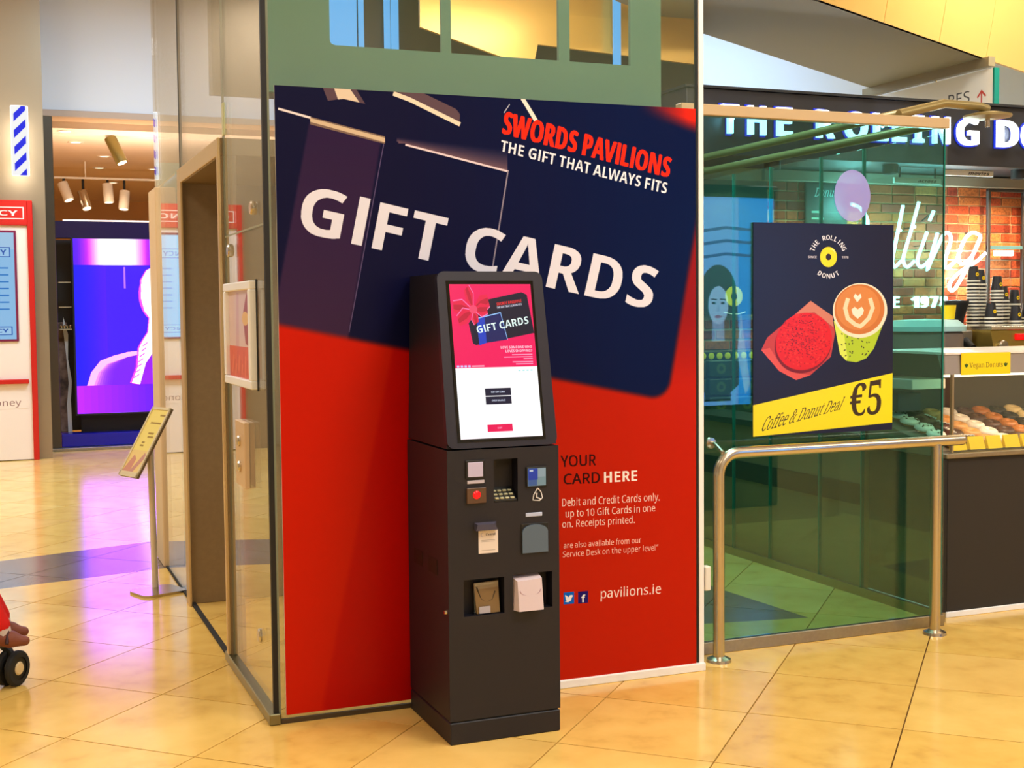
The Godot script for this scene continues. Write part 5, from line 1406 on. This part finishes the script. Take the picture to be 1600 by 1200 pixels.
	part(cs, "lamp_strip", b(3.62, 1.255, -0.43, 6.6, 1.270, -0.41), mat("case_lamp_glow", Color.WHITE, 0.5, 0.0, {"glow": Color(1, 0.9, 0.72), "power": 3.0}))
	area("lamp_strip_light", Vector3(4.4, 1.25, -0.44), Vector2(1.6, 0.05), 0.5, Color(1, 0.88, 0.7), Vector3(0, -1, -0.5))
	var vp := Pic.new(384, 130, Vector2.ZERO, Vector2(3.24, 1.09), col(252, 216, 8))
	vp.words("Vegan Donuts", Vector2(1.62, 0.36), 0.25, col(70, 60, 10), "serif", 0.98)
	for x in [0.32, 2.92]:
		for a in [-0.6, 0.0, 0.6]:
			vp.ell(Vector2(x, 0.38) + Vector2(0, 0.10).rotated(a), 0.045, 0.11, col(50, 84, 20), a)
	var vs := thing("vegan_sign", "yellow card sign with green leaves on the display case lip", "sign", Vector3(3.66, 1.268, -0.338))
	part(vs, "card", b(0, 0, -0.004, 0.324, 0.114, -0.001), M.yellow_card)
	part(vs, "print", MB.new().quad(Vector3(0, 0.114, 0), Vector3(0.324, 0.114, 0), Vector3(0.324, 0, 0), Vector3.ZERO, Vector3.BACK), mat("vegan_print", Color.WHITE, 0.5, 0.0, {"print": vp.tex()}))
	# donuts
	var ring := PackedVector2Array()
	for k in 17:
		var a := TAU * k / 16
		ring.append(Vector2(0.032 + 0.021 * cos(a), 0.021 + 0.021 * sin(a) * (0.9 if sin(a) < 0 else 1.0)))
	var icing := PackedVector2Array()
	for k in 10:
		var a := PI * (-0.05 + 1.1 * k / 9.0)
		icing.append(Vector2(0.032 + 0.0225 * cos(a), 0.021 + 0.0225 * sin(a)))
	var dough := MB.new().lathe(ring, Vector3.ZERO, Vector3.UP, 20).made()
	var glaze := MB.new().lathe(icing, Vector3.ZERO, Vector3.UP, 20).made()
	mat("dough", col(206, 140, 66), 0.6)
	var kinds := [["cookie crumb donut iced white with dark crumbs", "icing_white", "crumb_dark"], ["dark chocolate donut with white icing drizzle", "icing_choc", "drizzle_white"], ["golden caramel glazed ring donut", "icing_caramel", ""], ["smooth white iced ring donut", "icing_white", ""], ["plain dark chocolate iced ring donut", "icing_choc", ""], ["ginger toffee glazed ring donut", "icing_toffee", ""], ["nearly black cocoa iced ring donut", "icing_cocoa", ""], ["pale vanilla cream iced ring donut", "icing_cream", ""]]
	mat("icing_white", col(248, 236, 220), 0.35); mat("icing_choc", col(84, 48, 42), 0.35); mat("icing_caramel", col(226, 160, 92), 0.35); mat("icing_toffee", col(196, 116, 52), 0.35); mat("icing_cocoa", col(46, 28, 28), 0.35); mat("icing_cream", col(244, 214, 150), 0.35)
	mat("crumb_dark", col(50, 34, 28), 0.7); mat("drizzle_white", col(246, 238, 226), 0.4)
	var protos := []
	for c in 8:
		var kd: Array = kinds[[0, 1, 2, 3, 4, 5, 6, 7][c]]
		for r in 5:
			var zz := -0.462 - r * 0.110
			var at := Vector3(3.70 + c * 0.118 - (0.008 if r % 2 else 0.0), 0.870 + 0.25 * (-0.40 - zz) + 0.0025, zz)
			var dn := thing("donut", kd[0] + " in the display case", "donut", at, "donuts in the display case")
			dn.basis = Basis(Vector3.RIGHT, 0.245) * Basis(Vector3.UP, rng.randf() * TAU)
			part(dn, "dough", dough, M.dough)
			part(dn, "icing", glaze, M[kd[1]])
			if kd[2] == "crumb_dark":
				var cr := MB.new()
				for j in 9:
					var a := rng.randf() * TAU
					var q := Vector3(cos(a) * (0.032 + rng.randf_range(-0.012, 0.012)), 0.043, sin(a) * 0.032)
					cr.box(q - Vector3(0.005, 0.004, 0.004), q + Vector3(0.005, 0.003, 0.004))
				part(dn, "crumbs", cr, M.crumb_dark)
			elif kd[2] == "drizzle_white":
				var pth := []
				for j in 9: pth.append(Vector3(-0.04 + j * 0.01, 0.044, (0.036 if j % 2 else 0.018)))
				part(dn, "drizzle", MB.new().tube(pth, 0.004, 6), M.drizzle_white)
	# yellow price tents
	for k in 8:
		var t := thing("price_tag", "yellow folded price tag along the front of the donuts", "price tag", Vector3(3.682 + k * 0.118, 0.8725, -0.377), "yellow price tags")
		t.rotation.y = [0.05, -0.04, 0.03, -0.05, 0.04, 0.0, -0.04, 0.04][k]
		part(t, "card", MB.new().hull8([Vector3(-0.048, 0, -0.02), Vector3(0.048, 0, -0.02), Vector3(0.048, 0, 0.012), Vector3(-0.048, 0, 0.012), Vector3(-0.048, 0.066, -0.018), Vector3(0.048, 0.066, -0.018), Vector3(0.048, 0.066, -0.012), Vector3(-0.048, 0.066, -0.012)]), M.yellow_card)
	# back counter with espresso machine, cups, grinder, bin
	single("back_counter", "steel topped back counter under the espresso machine", "counter", cb(4.84, 0, -2.3, 8.0, 0.95, -1.6, 0.006), M.deck_steel)
	var es := thing("espresso_machine", "brass and steel espresso machine with red displays", "espresso machine", Vector3(5.07, 0.95, -1.65))
	mat("brass", col(150, 128, 60), 0.3, 0.7)
	part(es, "body", cb(0, 0.12, -0.5, 1.0, 0.36, 0.0, 0.01), M.deck_steel)
	part(es, "upper_panel", MB.new().hull8([Vector3(-0.05, 0.36, -0.5), Vector3(1.05, 0.36, -0.5), Vector3(1.05, 0.36, 0.06), Vector3(-0.05, 0.36, 0.06), Vector3(-0.05, 0.52, -0.5), Vector3(1.05, 0.52, -0.5), Vector3(1.05, 0.52, 0.02), Vector3(-0.05, 0.52, 0.02)]), M.brass)
	part(es, "cup_tray", cb(-0.05, 0.52, -0.5, 1.05, 0.545, 0.03, 0.004), M.steel)
	for x in [0.14, 0.37, 0.75]: part(es, "display", cb(x, 0.455, 0.03, x + 0.10, 0.495, 0.05, 0.004), mat("display_red", col(120, 0, 0), 0.3, 0.0, {"glow": Color(1, 0.03, 0.05), "power": 1.6}))
	for x in [0.02, 0.30, 0.62]: part(es, "gauge", MB.new().lathe(PackedVector2Array([Vector2(0, 0.03), Vector2(0.03, 0.03), Vector2(0.036, 0.02), Vector2(0.036, 0)]), Vector3(x, 0.42, 0.045), Vector3.BACK, 18), M.steel)
	for x in [0.12, 0.42, 0.72]:
		var gh := part(es, "group_head", MB.new().lathe(PackedVector2Array([Vector2(0, 0.0), Vector2(0.04, 0.0), Vector2(0.04, 0.07), Vector2(0.03, 0.09)]), Vector3(x, 0.27, 0.06), Vector3.UP, 16), M.steel)
		part(gh, "portafilter", MB.new().tube([Vector3(x, 0.27, 0.08), Vector3(x, 0.25, 0.22)], 0.016, 8), M.black)
	for x in [0.05, 0.95]: part(es, "foot", cb(x - 0.04, 0.0, -0.4, x + 0.04, 0.12, -0.05, 0.006), M.black)
	# takeaway cups in nested stacks
	var cup := MB.new().lathe(PackedVector2Array([Vector2(0.028, 0), Vector2(0.040, 0.095), Vector2(0.043, 0.097), Vector2(0.043, 0.103), Vector2(0.038, 0.103), Vector2(0.026, 0.004), Vector2(0, 0.004)]), Vector3.ZERO, Vector3.UP, 16).made()
	var rim := MB.new().lathe(PackedVector2Array([Vector2(0.040, 0.094), Vector2(0.0445, 0.096), Vector2(0.0445, 0.104), Vector2(0.040, 0.106)]), Vector3.ZERO, Vector3.UP, 16).made()
	var dot := MB.new().lathe(PackedVector2Array([Vector2(0.005, 0.001), Vector2(0.013, 0.001), Vector2(0.013, 0.0)]), Vector3(0, 0.055, 0.036), Vector3.BACK, 10).made()
	mat("cup_black", col(30, 30, 34), 0.45); mat("cup_rim", col(236, 232, 214), 0.45)
	var si := 0
	var where := ["tallest stack, next to the grinder hopper", "second stack from the grinder hopper", "tall stack midway on the tray", "stack behind the middle of the tray", "medium stack at the tray edge", "medium stack beside the short pair", "short pair at the tray edge", "short pair by the red display", "three-cup stack near the tray end"]
	for e in [[5.07, 14, -0.02], [5.16, 13, -0.06], [5.225, 11, 0.03], [5.32, 8, -0.02], [5.42, 7, -0.02], [5.13, 3, 0.08], [5.32, 2, 0.10], [5.415, 3, 0.11], [5.56, 3, -0.05]]:
		for j in e[1]:
			var c := thing("paper_cup", "black paper cup with pale rim in the " + where[si], "cup", Vector3(e[0], 1.495 + j * 0.0225 + 0.106, -1.83 + e[2]), "stacked paper cups")
			c.rotation.z = PI
			part(c, "body", cup, M.cup_black)
			part(c, "rim", rim, M.cup_rim)
			if j == e[1] - 1: part(c, "emblem", dot, M.yellow_card)
		si += 1
	var gr := thing("coffee_grinder", "coffee grinder with a dark flared hopper beside the cups", "grinder", Vector3(4.925, 0.95, -1.85))
	part(gr, "body", cb(-0.07, 0, -0.09, 0.07, 0.52, 0.09, 0.01), M.deck_steel)
	part(gr, "hopper", MB.new().lathe(PackedVector2Array([Vector2(0.045, 0.52), Vector2(0.055, 0.60), Vector2(0.085, 0.70), Vector2(0.085, 0.715), Vector2(0, 0.72)]), Vector3.ZERO, Vector3.UP, 18), M.black)
	part(gr, "chute", MB.new().tube([Vector3(0, 0.45, 0.09), Vector3(0, 0.40, 0.16)], 0.03, 10), M.black)
	var bn := thing("storage_bin", "large grey bin with a domed pale teal lid behind the counter", "bin", Vector3(4.57, 0, -1.72))
	part(bn, "body", MB.new().lathe(PackedVector2Array([Vector2(0, 0), Vector2(0.20, 0), Vector2(0.235, 1.45), Vector2(0.22, 1.47), Vector2(0, 1.47)]), Vector3.ZERO, Vector3.UP, 24), mat("bin_grey", col(130, 116, 104), 0.5))
	part(bn, "lid", MB.new().lathe(PackedVector2Array([Vector2(0.25, 1.47), Vector2(0.25, 1.50), Vector2(0.20, 1.54), Vector2(0, 1.55), Vector2(0, 1.47)]), Vector3.ZERO, Vector3.UP, 24), mat("lid_teal", col(170, 216, 214), 0.4))
	single("yellow_cup", "small yellow cup standing on the bin lid", "cup", MB.new().lathe(PackedVector2Array([Vector2(0, 0), Vector2(0.04, 0), Vector2(0.05, 0.09), Vector2(0.045, 0.09), Vector2(0.036, 0.006), Vector2(0, 0.006)]), Vector3.ZERO, Vector3.UP, 16), M.yellow_card, "", Vector3(4.70, 1.545, -1.66))
	single("work_shelf", "pale worktop slab bridging the return counter", "worktop", cb(3.56, 0.901, -1.60, 3.89, 0.93, -1.04, 0.005), M.shelf_white)
	# downlights added under the fascia to light the bricks and counter
	for e in [[4.3, -3.08, 1.3], [5.35, -3.08, 1.5], [6.6, -3.08, 1.7], [7.4, -3.08, 1.5]]:
		var t := thing("added_shop_downlight", "warm downlight added under the black donut shop fascia", "downlight", Vector3(e[0], 2.706, e[1]), "added downlights of the donut shop")
		part(t, "can", MB.new().lathe(PackedVector2Array([Vector2(0, 0), Vector2(0.06, 0), Vector2(0.06, -0.07), Vector2(0.05, -0.07)]), Vector3.ZERO, Vector3.UP, 18), M.black)
		part(t, "lens", MB.new().lathe(PackedVector2Array([Vector2(0, -0.06), Vector2(0.05, -0.06)]), Vector3.ZERO, Vector3.UP, 18), M.downlight_glow)
		spot("added_shop_downlight_source", Vector3(e[0], 2.632, e[1]), e[2] * 1.5, Color(1.0, 0.84, 0.62), 0.015, 78.0)

# ---------------------------------------------------------------- ceiling parts above the donut shop
func overhead() -> void:
	var poly := PackedVector2Array([Vector2(3.02, 2.27), Vector2(4.408, 2.657), Vector2(7.045, 3.958), Vector2(7.025, 5.517), Vector2(4.181, 3.873), Vector2(3.075, 3.157)])
	struct("ceiling_soffit", MB.new().prism(poly, Vector3(0, 3.769, 0), Vector3.RIGHT, Vector3.FORWARD, 0.06), mat("soffit_grey", col(140, 136, 118), 0.5), "dark grey angled ceiling soffit above the donut shop sign", "soffit")
	struct("trim_soffit", b(6.99, 3.69, -5.60, 7.06, 3.769, -3.86), mat("soffit_trim", col(150, 136, 104), 0.4, 0.4), "bronze trim along the edge of the dark soffit", "trim")
	# gold fascia panels rising from the soffit edge
	var gf := frame_of("wall_gold_fascia", "glossy gold fascia panels curving above the donut shop", "fascia")
	var line := [Vector2(3.02, -2.273), Vector2(4.408, -2.657), Vector2(5.292, -3.089), Vector2(6.176, -3.524), Vector2(7.045, -3.958), Vector2(7.817, -4.323), Vector2(9.059, -4.789), Vector2(10.691, -5.197)]
	for k in line.size() - 1:
		var a: Vector2 = line[k]
		var c: Vector2 = line[k + 1]
		var dd := (c - a).normalized() * 0.004
		var m := MB.new()
		for j in 6:
			var y0 := 3.769 + j * 0.245
			var y1 := y0 + 0.245
			var o0 := 0.05 * sin(PI * j / 6.0) + 0.12 * j / 6.0
			var o1 := 0.05 * sin(PI * (j + 1) / 6.0) + 0.12 * (j + 1) / 6.0
			var nn := Vector2(-(c - a).y, (c - a).x).normalized()
			if nn.y < 0: nn = -nn
			var p := func(q: Vector2, off: float, y: float) -> Vector3: return Vector3(q.x + nn.x * off, y, q.y + nn.y * off)
			m.hull8([p.call(a + dd, o0, y0), p.call(c - dd, o0, y0), p.call(c - dd, o0 - 0.03, y0), p.call(a + dd, o0 - 0.03, y0), p.call(a + dd, o1, y1), p.call(c - dd, o1, y1), p.call(c - dd, o1 - 0.03, y1), p.call(a + dd, o1 - 0.03, y1)])
		part(gf, "panel", m, mat("gold_gloss", col(240, 196, 108), 0.28, 0.35))
	light_bar("added_wall_washer", "long light bar added out of view to wash the gold fascia", Vector3(7.3, 5.15, -1.7), Vector2(3.0, 0.3), 24.0, WARM, Vector3(0.2, -0.3, -1))  # unseen bar added above the view to brighten the gold panels
	# hanging direction sign, edge on to the hall
	var sg := thing("direction_sign", "white hanging direction sign with an upward red arrow", "sign", Vector3(7.02, 0, 0))
	part(sg, "panel", b(0.0, 3.32, -5.41, 0.05, 3.67, -3.84), M.white_paint)
	part(sg, "edge", b(-0.002, 3.32, -3.84, 0.052, 3.67, -3.82), M.glass_edge)
	part(sg, "rod", b(0.015, 3.67, -4.6, 0.03, 3.69, -4.585), M.steel)
	var dp := Pic.new(580, 130, Vector2.ZERO, Vector2(1.16, 0.26), col(240, 238, 232))
	dp.text("RES", [Vector2(0.75, 0.15), Vector2(0.95, 0.15), Vector2(0.95, 0.075), Vector2(0.75, 0.075)], col(70, 70, 70))
	dp.line([Vector2(1.06, 0.03), Vector2(1.06, 0.13)], 0.012, col(200, 60, 40))
	dp.line([Vector2(1.025, 0.095), Vector2(1.06, 0.13), Vector2(1.095, 0.095)], 0.012, col(200, 60, 40))
	part(sg, "print", MB.new().quad(Vector3(-0.001, 3.67, -5.41), Vector3(-0.001, 3.67, -3.84), Vector3(-0.001, 3.32, -3.84), Vector3(-0.001, 3.32, -5.41), Vector3.LEFT), mat("direction_print", Color.WHITE, 0.5, 0.0, {"print": dp.tex()}))

# ---------------------------------------------------------------- pushchair and child at the edge
func pushchair() -> void:
	var pc := thing("pushchair", "black pushchair with a small swivel front wheel", "pushchair", Vector3(-1.0, 0, -1.02))
	for e in [[0.055, 0.03, "front_wheel"], [0.012, 0.0, "front_wheel"]]:
		var ax := Vector3(0.80, 0, 0.60)
		var c := Vector3(e[0], 0.078, e[1])
		var w := part(pc, e[2], MB.new().lathe(PackedVector2Array([Vector2(0.05, -0.014), Vector2(0.070, -0.014), Vector2(0.078, -0.007), Vector2(0.078, 0.007), Vector2(0.070, 0.014), Vector2(0.05, 0.014)]), c, ax, 28), M.rubber)
		part(w, "spoke_disc", MB.new().lathe(PackedVector2Array([Vector2(0, -0.008), Vector2(0.052, -0.010), Vector2(0.052, 0.010), Vector2(0, 0.008)]), c, ax, 28), M.black)
		part(w, "hub_cap", MB.new().lathe(PackedVector2Array([Vector2(0, 0.018), Vector2(0.024, 0.016), Vector2(0.030, 0.010)]), c, ax, 20), mat("hub_cream", col(226, 200, 150), 0.5))
	part(pc, "fork", MB.new().tube([Vector3(0.033, 0.078, 0.015), Vector3(0.025, 0.15, 0.0), Vector3(-0.02, 0.19, -0.02), Vector3(-0.10, 0.21, -0.03)], 0.018, 10), M.black)
	part(pc, "footrest", cb(-0.22, 0.175, -0.12, 0.01, 0.195, 0.05, 0.006), mat("footrest_grey", col(66, 60, 54), 0.6))
	for s in [-1.0, 1.0]:
		part(pc, "frame_tube", MB.new().tube([Vector3(-0.06, 0.21, -0.03 + s * 0.20), Vector3(-0.40, 0.36, s * 0.22), Vector3(-0.85, 0.95, s * 0.22)], 0.014, 10), mat("tube_dark", col(50, 50, 54), 0.35, 0.6))
		var rc := Vector3(-0.72, 0.12, s * 0.24)
		var rw := part(pc, "rear_wheel", MB.new().lathe(PackedVector2Array([Vector2(0, -0.012), Vector2(0.09, -0.016), Vector2(0.12, -0.012), Vector2(0.12, 0.012), Vector2(0.09, 0.016), Vector2(0, 0.012)]), rc, Vector3.BACK, 28), M.rubber)
		part(pc, "rear_strut", MB.new().tube([rc, Vector3(-0.45, 0.42, s * 0.22)], 0.013, 8), M.tube_dark)
	part(pc, "handle", MB.new().tube([Vector3(-0.85, 0.95, -0.22), Vector3(-0.90, 1.0, -0.20), Vector3(-0.90, 1.0, 0.20), Vector3(-0.85, 0.95, 0.22)], 0.018, 10), M.rubber)
	part(pc, "crossbar", MB.new().tube([Vector3(-0.08, 0.215, -0.23), Vector3(-0.08, 0.215, 0.17)], 0.013, 8), M.tube_dark)
	part(pc, "seat", cb(-0.55, 0.42, -0.18, -0.22, 0.47, 0.18, 0.02), mat("seat_fabric", col(36, 36, 40), 0.9))
	part(pc, "seat_back", MB.new().hull8([Vector3(-0.58, 0.47, -0.18), Vector3(-0.52, 0.47, -0.18), Vector3(-0.52, 0.47, 0.18), Vector3(-0.58, 0.47, 0.18), Vector3(-0.78, 0.98, -0.18), Vector3(-0.72, 0.98, -0.18), Vector3(-0.72, 0.98, 0.18), Vector3(-0.78, 0.98, 0.18)]), M.seat_fabric)
	# the child's legs
	var ch := thing("person", "small child in red trousers and brown shoes sitting in the pushchair", "person", Vector3(-1.0, 0, -1.02))
	var bones := []
	for s in [0.09, -0.09]:
		bones.append([Vector3(-0.44, 0.53, s * 0.8), Vector3(-0.12, 0.53, s), 0.062, 0.05])
		bones.append([Vector3(-0.12, 0.53, s), Vector3(-0.005, 0.29, s), 0.05, 0.040])
	bones.append([Vector3(-0.44, 0.54, 0), Vector3(-0.52, 0.76, 0), 0.085, 0.09])
	bones.append([Vector3(-0.52, 0.76, 0), Vector3(-0.53, 0.80, 0), 0.09, 0.08])
	bones.append([Vector3(-0.53, 0.80, 0.1), Vector3(-0.40, 0.64, 0.15), 0.035, 0.03])
	bones.append([Vector3(-0.40, 0.64, 0.15), Vector3(-0.26, 0.62, 0.10), 0.03, 0.024])
	bones.append([Vector3(-0.53, 0.80, -0.1), Vector3(-0.40, 0.64, -0.15), 0.035, 0.03])
	bones.append([Vector3(-0.40, 0.64, -0.15), Vector3(-0.26, 0.62, -0.10), 0.03, 0.024])
	part(ch, "body", body_mesh(bones, 0.016), mat("red_cloth", col(214, 16, 14), 0.85))
	part(ch, "head", body_mesh([[Vector3(-0.52, 0.86, 0), Vector3(-0.50, 0.97, 0), 0.05, 0.085], [Vector3(-0.50, 0.97, 0), Vector3(-0.47, 0.94, 0), 0.085, 0.07], [Vector3(-0.41, 0.95, 0), Vector3(-0.395, 0.94, 0), 0.014, 0.012]], 0.012), mat("skin", col(226, 172, 140), 0.6))
	for sgn in [-1.0, 1.0]:
		part(ch, "eye", MB.new().lathe(PackedVector2Array([Vector2(0, 0.006), Vector2(0.006, 0.004), Vector2(0.008, -0.004), Vector2(0, -0.006)]), Vector3(-0.407, 0.966, sgn * 0.030), Vector3.RIGHT, 10), M.black)
		part(ch, "ear", MB.new().lathe(PackedVector2Array([Vector2(0, 0.012), Vector2(0.014, 0.008), Vector2(0.018, 0), Vector2(0, -0.01)]), Vector3(-0.49, 0.955, sgn * 0.080), Vector3(0, 0, sgn), 12), M.skin)
	part(ch, "mouth", MB.new().tube([Vector3(-0.412, 0.912, -0.018), Vector3(-0.404, 0.908, 0.0), Vector3(-0.412, 0.912, 0.018)], 0.004, 6), mat("lip_red", col(170, 80, 76), 0.5))
	part(ch, "hair", body_mesh([[Vector3(-0.54, 0.96, 0), Vector3(-0.52, 1.02, 0), 0.08, 0.075]], 0.014), mat("hair_brown", col(70, 44, 26), 0.8))
	for s in [0.09, -0.09]:
		part(ch, "sock", MB.new().tube([Vector3(-0.004, 0.29, s), Vector3(0.004, 0.245, s)], 0.034, 12), mat("sock_pale", col(206, 190, 186), 0.9))
		part(ch, "shoe", body_mesh([[Vector3(-0.01, 0.235, s), Vector3(0.03, 0.228, s + 0.006), 0.036, 0.034], [Vector3(0.03, 0.222, s + 0.006), Vector3(0.088, 0.214, s + 0.012), 0.030, 0.022]], 0.008, 0.02), mat("shoe_brown", col(128, 66, 46), 0.6))
		part(ch, "shoe_strap", MB.new().tube([Vector3(0.015, 0.215, s - 0.038), Vector3(0.02, 0.262, s - 0.01), Vector3(0.02, 0.262, s + 0.02), Vector3(0.015, 0.215, s + 0.048)], 0.008, 8), mat("strap_dark", col(60, 26, 30), 0.6))

# ---------------------------------------------------------------- person behind the counter
func barista() -> void:
	var t := thing("person", "shop worker in a dark green top reaching across behind the counter", "person", Vector3(4.36, 0, -2.62))
	var legs := []
	for x in [-0.10, 0.10]:
		legs.append([Vector3(x, 0.93, 0), Vector3(x, 0.50, 0.02), 0.085, 0.065])
		legs.append([Vector3(x, 0.50, 0.02), Vector3(x, 0.07, 0), 0.062, 0.045])
		legs.append([Vector3(x, 0.045, 0), Vector3(x + 0.02, 0.04, 0.13), 0.045, 0.036])
	part(t, "trousers", body_mesh(legs, 0.02), mat("trousers_black", col(26, 26, 28), 0.85))
	part(t, "top", body_mesh([[Vector3(0, 0.95, 0), Vector3(0.01, 1.15, 0.02), 0.135, 0.125], [Vector3(0.01, 1.15, 0.02), Vector3(0.03, 1.36, 0.06), 0.125, 0.115], [Vector3(-0.12, 1.42, 0.05), Vector3(0.18, 1.42, 0.08), 0.06, 0.06],
		[Vector3(0.19, 1.43, 0.09), Vector3(0.32, 1.44, 0.22), 0.056, 0.052], [Vector3(0.32, 1.44, 0.22), Vector3(0.47, 1.38, 0.33), 0.052, 0.05], [Vector3(-0.14, 1.42, 0.05), Vector3(-0.19, 1.20, 0.10), 0.055, 0.046]], 0.018), mat("shirt_green", col(18, 58, 56), 0.85))
	var skin: Material = M.skin
	part(t, "forearm", body_mesh([[Vector3(0.49, 1.35, 0.36), Vector3(0.42, 1.27, 0.48), 0.044, 0.034], [Vector3(0.42, 1.27, 0.48), Vector3(0.39, 1.24, 0.53), 0.036, 0.032],
		[Vector3(0.40, 1.235, 0.54), Vector3(0.385, 1.205, 0.60), 0.010, 0.008], [Vector3(0.39, 1.235, 0.545), Vector3(0.365, 1.20, 0.61), 0.011, 0.008], [Vector3(0.375, 1.235, 0.545), Vector3(0.345, 1.20, 0.61), 0.011, 0.008], [Vector3(0.365, 1.24, 0.54), Vector3(0.33, 1.21, 0.595), 0.010, 0.008], [Vector3(0.40, 1.25, 0.51), Vector3(0.43, 1.22, 0.55), 0.012, 0.009]], 0.009, 0.012), skin)
	part(t, "other_forearm", body_mesh([[Vector3(-0.19, 1.20, 0.10), Vector3(-0.12, 1.04, 0.24), 0.042, 0.032], [Vector3(-0.12, 1.04, 0.24), Vector3(-0.09, 1.0, 0.29), 0.034, 0.028],
		[Vector3(-0.09, 1.0, 0.29), Vector3(-0.07, 0.97, 0.35), 0.010, 0.008], [Vector3(-0.10, 1.0, 0.29), Vector3(-0.09, 0.965, 0.355), 0.011, 0.008], [Vector3(-0.115, 1.0, 0.29), Vector3(-0.115, 0.965, 0.35), 0.011, 0.008], [Vector3(-0.13, 1.005, 0.28), Vector3(-0.135, 0.975, 0.335), 0.010, 0.008], [Vector3(-0.07, 1.01, 0.27), Vector3(-0.04, 0.99, 0.31), 0.012, 0.009]], 0.009, 0.012), skin)
	part(t, "head", body_mesh([[Vector3(0.03, 1.44, 0.08), Vector3(0.035, 1.52, 0.11), 0.05, 0.052], [Vector3(0.035, 1.615, 0.125), Vector3(0.035, 1.56, 0.155), 0.085, 0.060], [Vector3(0.035, 1.59, 0.215), Vector3(0.035, 1.575, 0.225), 0.013, 0.015]], 0.012, 0.02), skin)
	for sgn in [-1.0, 1.0]:
		part(t, "eye", MB.new().lathe(PackedVector2Array([Vector2(0, 0.006), Vector2(0.006, 0.004), Vector2(0.008, -0.004), Vector2(0, -0.006)]), Vector3(0.035 + sgn * 0.030, 1.610, 0.204), Vector3.BACK, 10), M.black)
		part(t, "ear", MB.new().lathe(PackedVector2Array([Vector2(0, 0.012), Vector2(0.016, 0.008), Vector2(0.02, 0), Vector2(0, -0.01)]), Vector3(0.035 + sgn * 0.083, 1.595, 0.12), Vector3(sgn, 0, 0), 12), skin)
	part(t, "mouth", MB.new().tube([Vector3(0.012, 1.535, 0.212), Vector3(0.035, 1.532, 0.218), Vector3(0.058, 1.535, 0.212)], 0.004, 6), M.lip_red)
	part(t, "hair", body_mesh([[Vector3(0.035, 1.64, 0.10), Vector3(0.035, 1.57, 0.07), 0.090, 0.08]], 0.014), M.hair_brown)

# ---------------------------------------------------------------- advertising totem facing the green glass
func totem() -> void:
	var p := Pic.new(300, 620, Vector2.ZERO, Vector2(1, 2.07), col(24, 150, 250))
	p.rect(Vector2(0.45, 0), Vector2(1.0, 2.07), col(120, 175, 252))
	for k in 3: p.line([Vector2(0.3, 1.75 - k * 0.13), Vector2(0.6, 1.77 - k * 0.13), Vector2(0.92, 1.73 - k * 0.13)], 0.03, col(30, 70, 150))
	var hr := col(34, 24, 34)
	p.ell(Vector2(0.70, 1.10), 0.23, 0.30, hr)
	p.poly([Vector2(0.47, 1.1), Vector2(0.93, 1.1), Vector2(0.99, 0.55), Vector2(0.95, 0.16), Vector2(0.84, 0.12), Vector2(0.82, 0.6), Vector2(0.58, 0.6), Vector2(0.55, 0.12), Vector2(0.44, 0.2), Vector2(0.43, 0.6)], hr)
	p.poly([Vector2(0.63, 0.9), Vector2(0.77, 0.9), Vector2(0.78, 0.62), Vector2(0.62, 0.62)], col(120, 150, 200))
	p.poly([Vector2(0.58, 0.64), Vector2(0.82, 0.64), Vector2(0.88, 0.04), Vector2(0.54, 0.04)], col(20, 26, 48))
	p.ell(Vector2(0.70, 1.0), 0.125, 0.19, col(170, 196, 240))
	p.poly([Vector2(0.57, 1.12), Vector2(0.70, 1.21), Vector2(0.83, 1.12), Vector2(0.80, 1.24), Vector2(0.60, 1.24)], hr)
	for x in [0.645, 0.755]:
		p.ell(Vector2(x, 1.02), 0.026, 0.012, col(30, 30, 50))
		p.line([Vector2(x - 0.035, 1.055), Vector2(x + 0.035, 1.06)], 0.012, col(50, 44, 60))
	p.line([Vector2(0.70, 1.0), Vector2(0.695, 0.945), Vector2(0.71, 0.94)], 0.010, col(120, 146, 200))
	p.ell(Vector2(0.70, 0.885), 0.042, 0.016, col(150, 90, 140))
	p.poly([Vector2(0.42, 0.95), Vector2(0.30, 0.2), Vector2(0.36, 0.1), Vector2(0.46, 0.5)], col(150, 196, 252))
	var t := thing("advert_totem", "blue digital advert totem facing the green glass screen", "advert totem", Vector3(4.55, 0, 3.55))
	part(t, "body", cb(-0.42, 0, 0, 0.42, 2.62, 0.12, 0.01), M.black_gloss)
	part(t, "advert_screen", MB.new().quad(Vector3(0.37, 2.52, -0.002), Vector3(-0.37, 2.52, -0.002), Vector3(-0.37, 0.85, -0.002), Vector3(0.37, 0.85, -0.002), Vector3.FORWARD), mat("totem_screen", Color.BLACK, 0.3, 0.0, {"screen": p.tex(), "power": 8.0}))
	area("advert_screen_light", Vector3(4.55, 1.7, 3.52), Vector2(0.74, 1.6), 0.3, Color(0.5, 0.75, 1.0), Vector3.FORWARD)
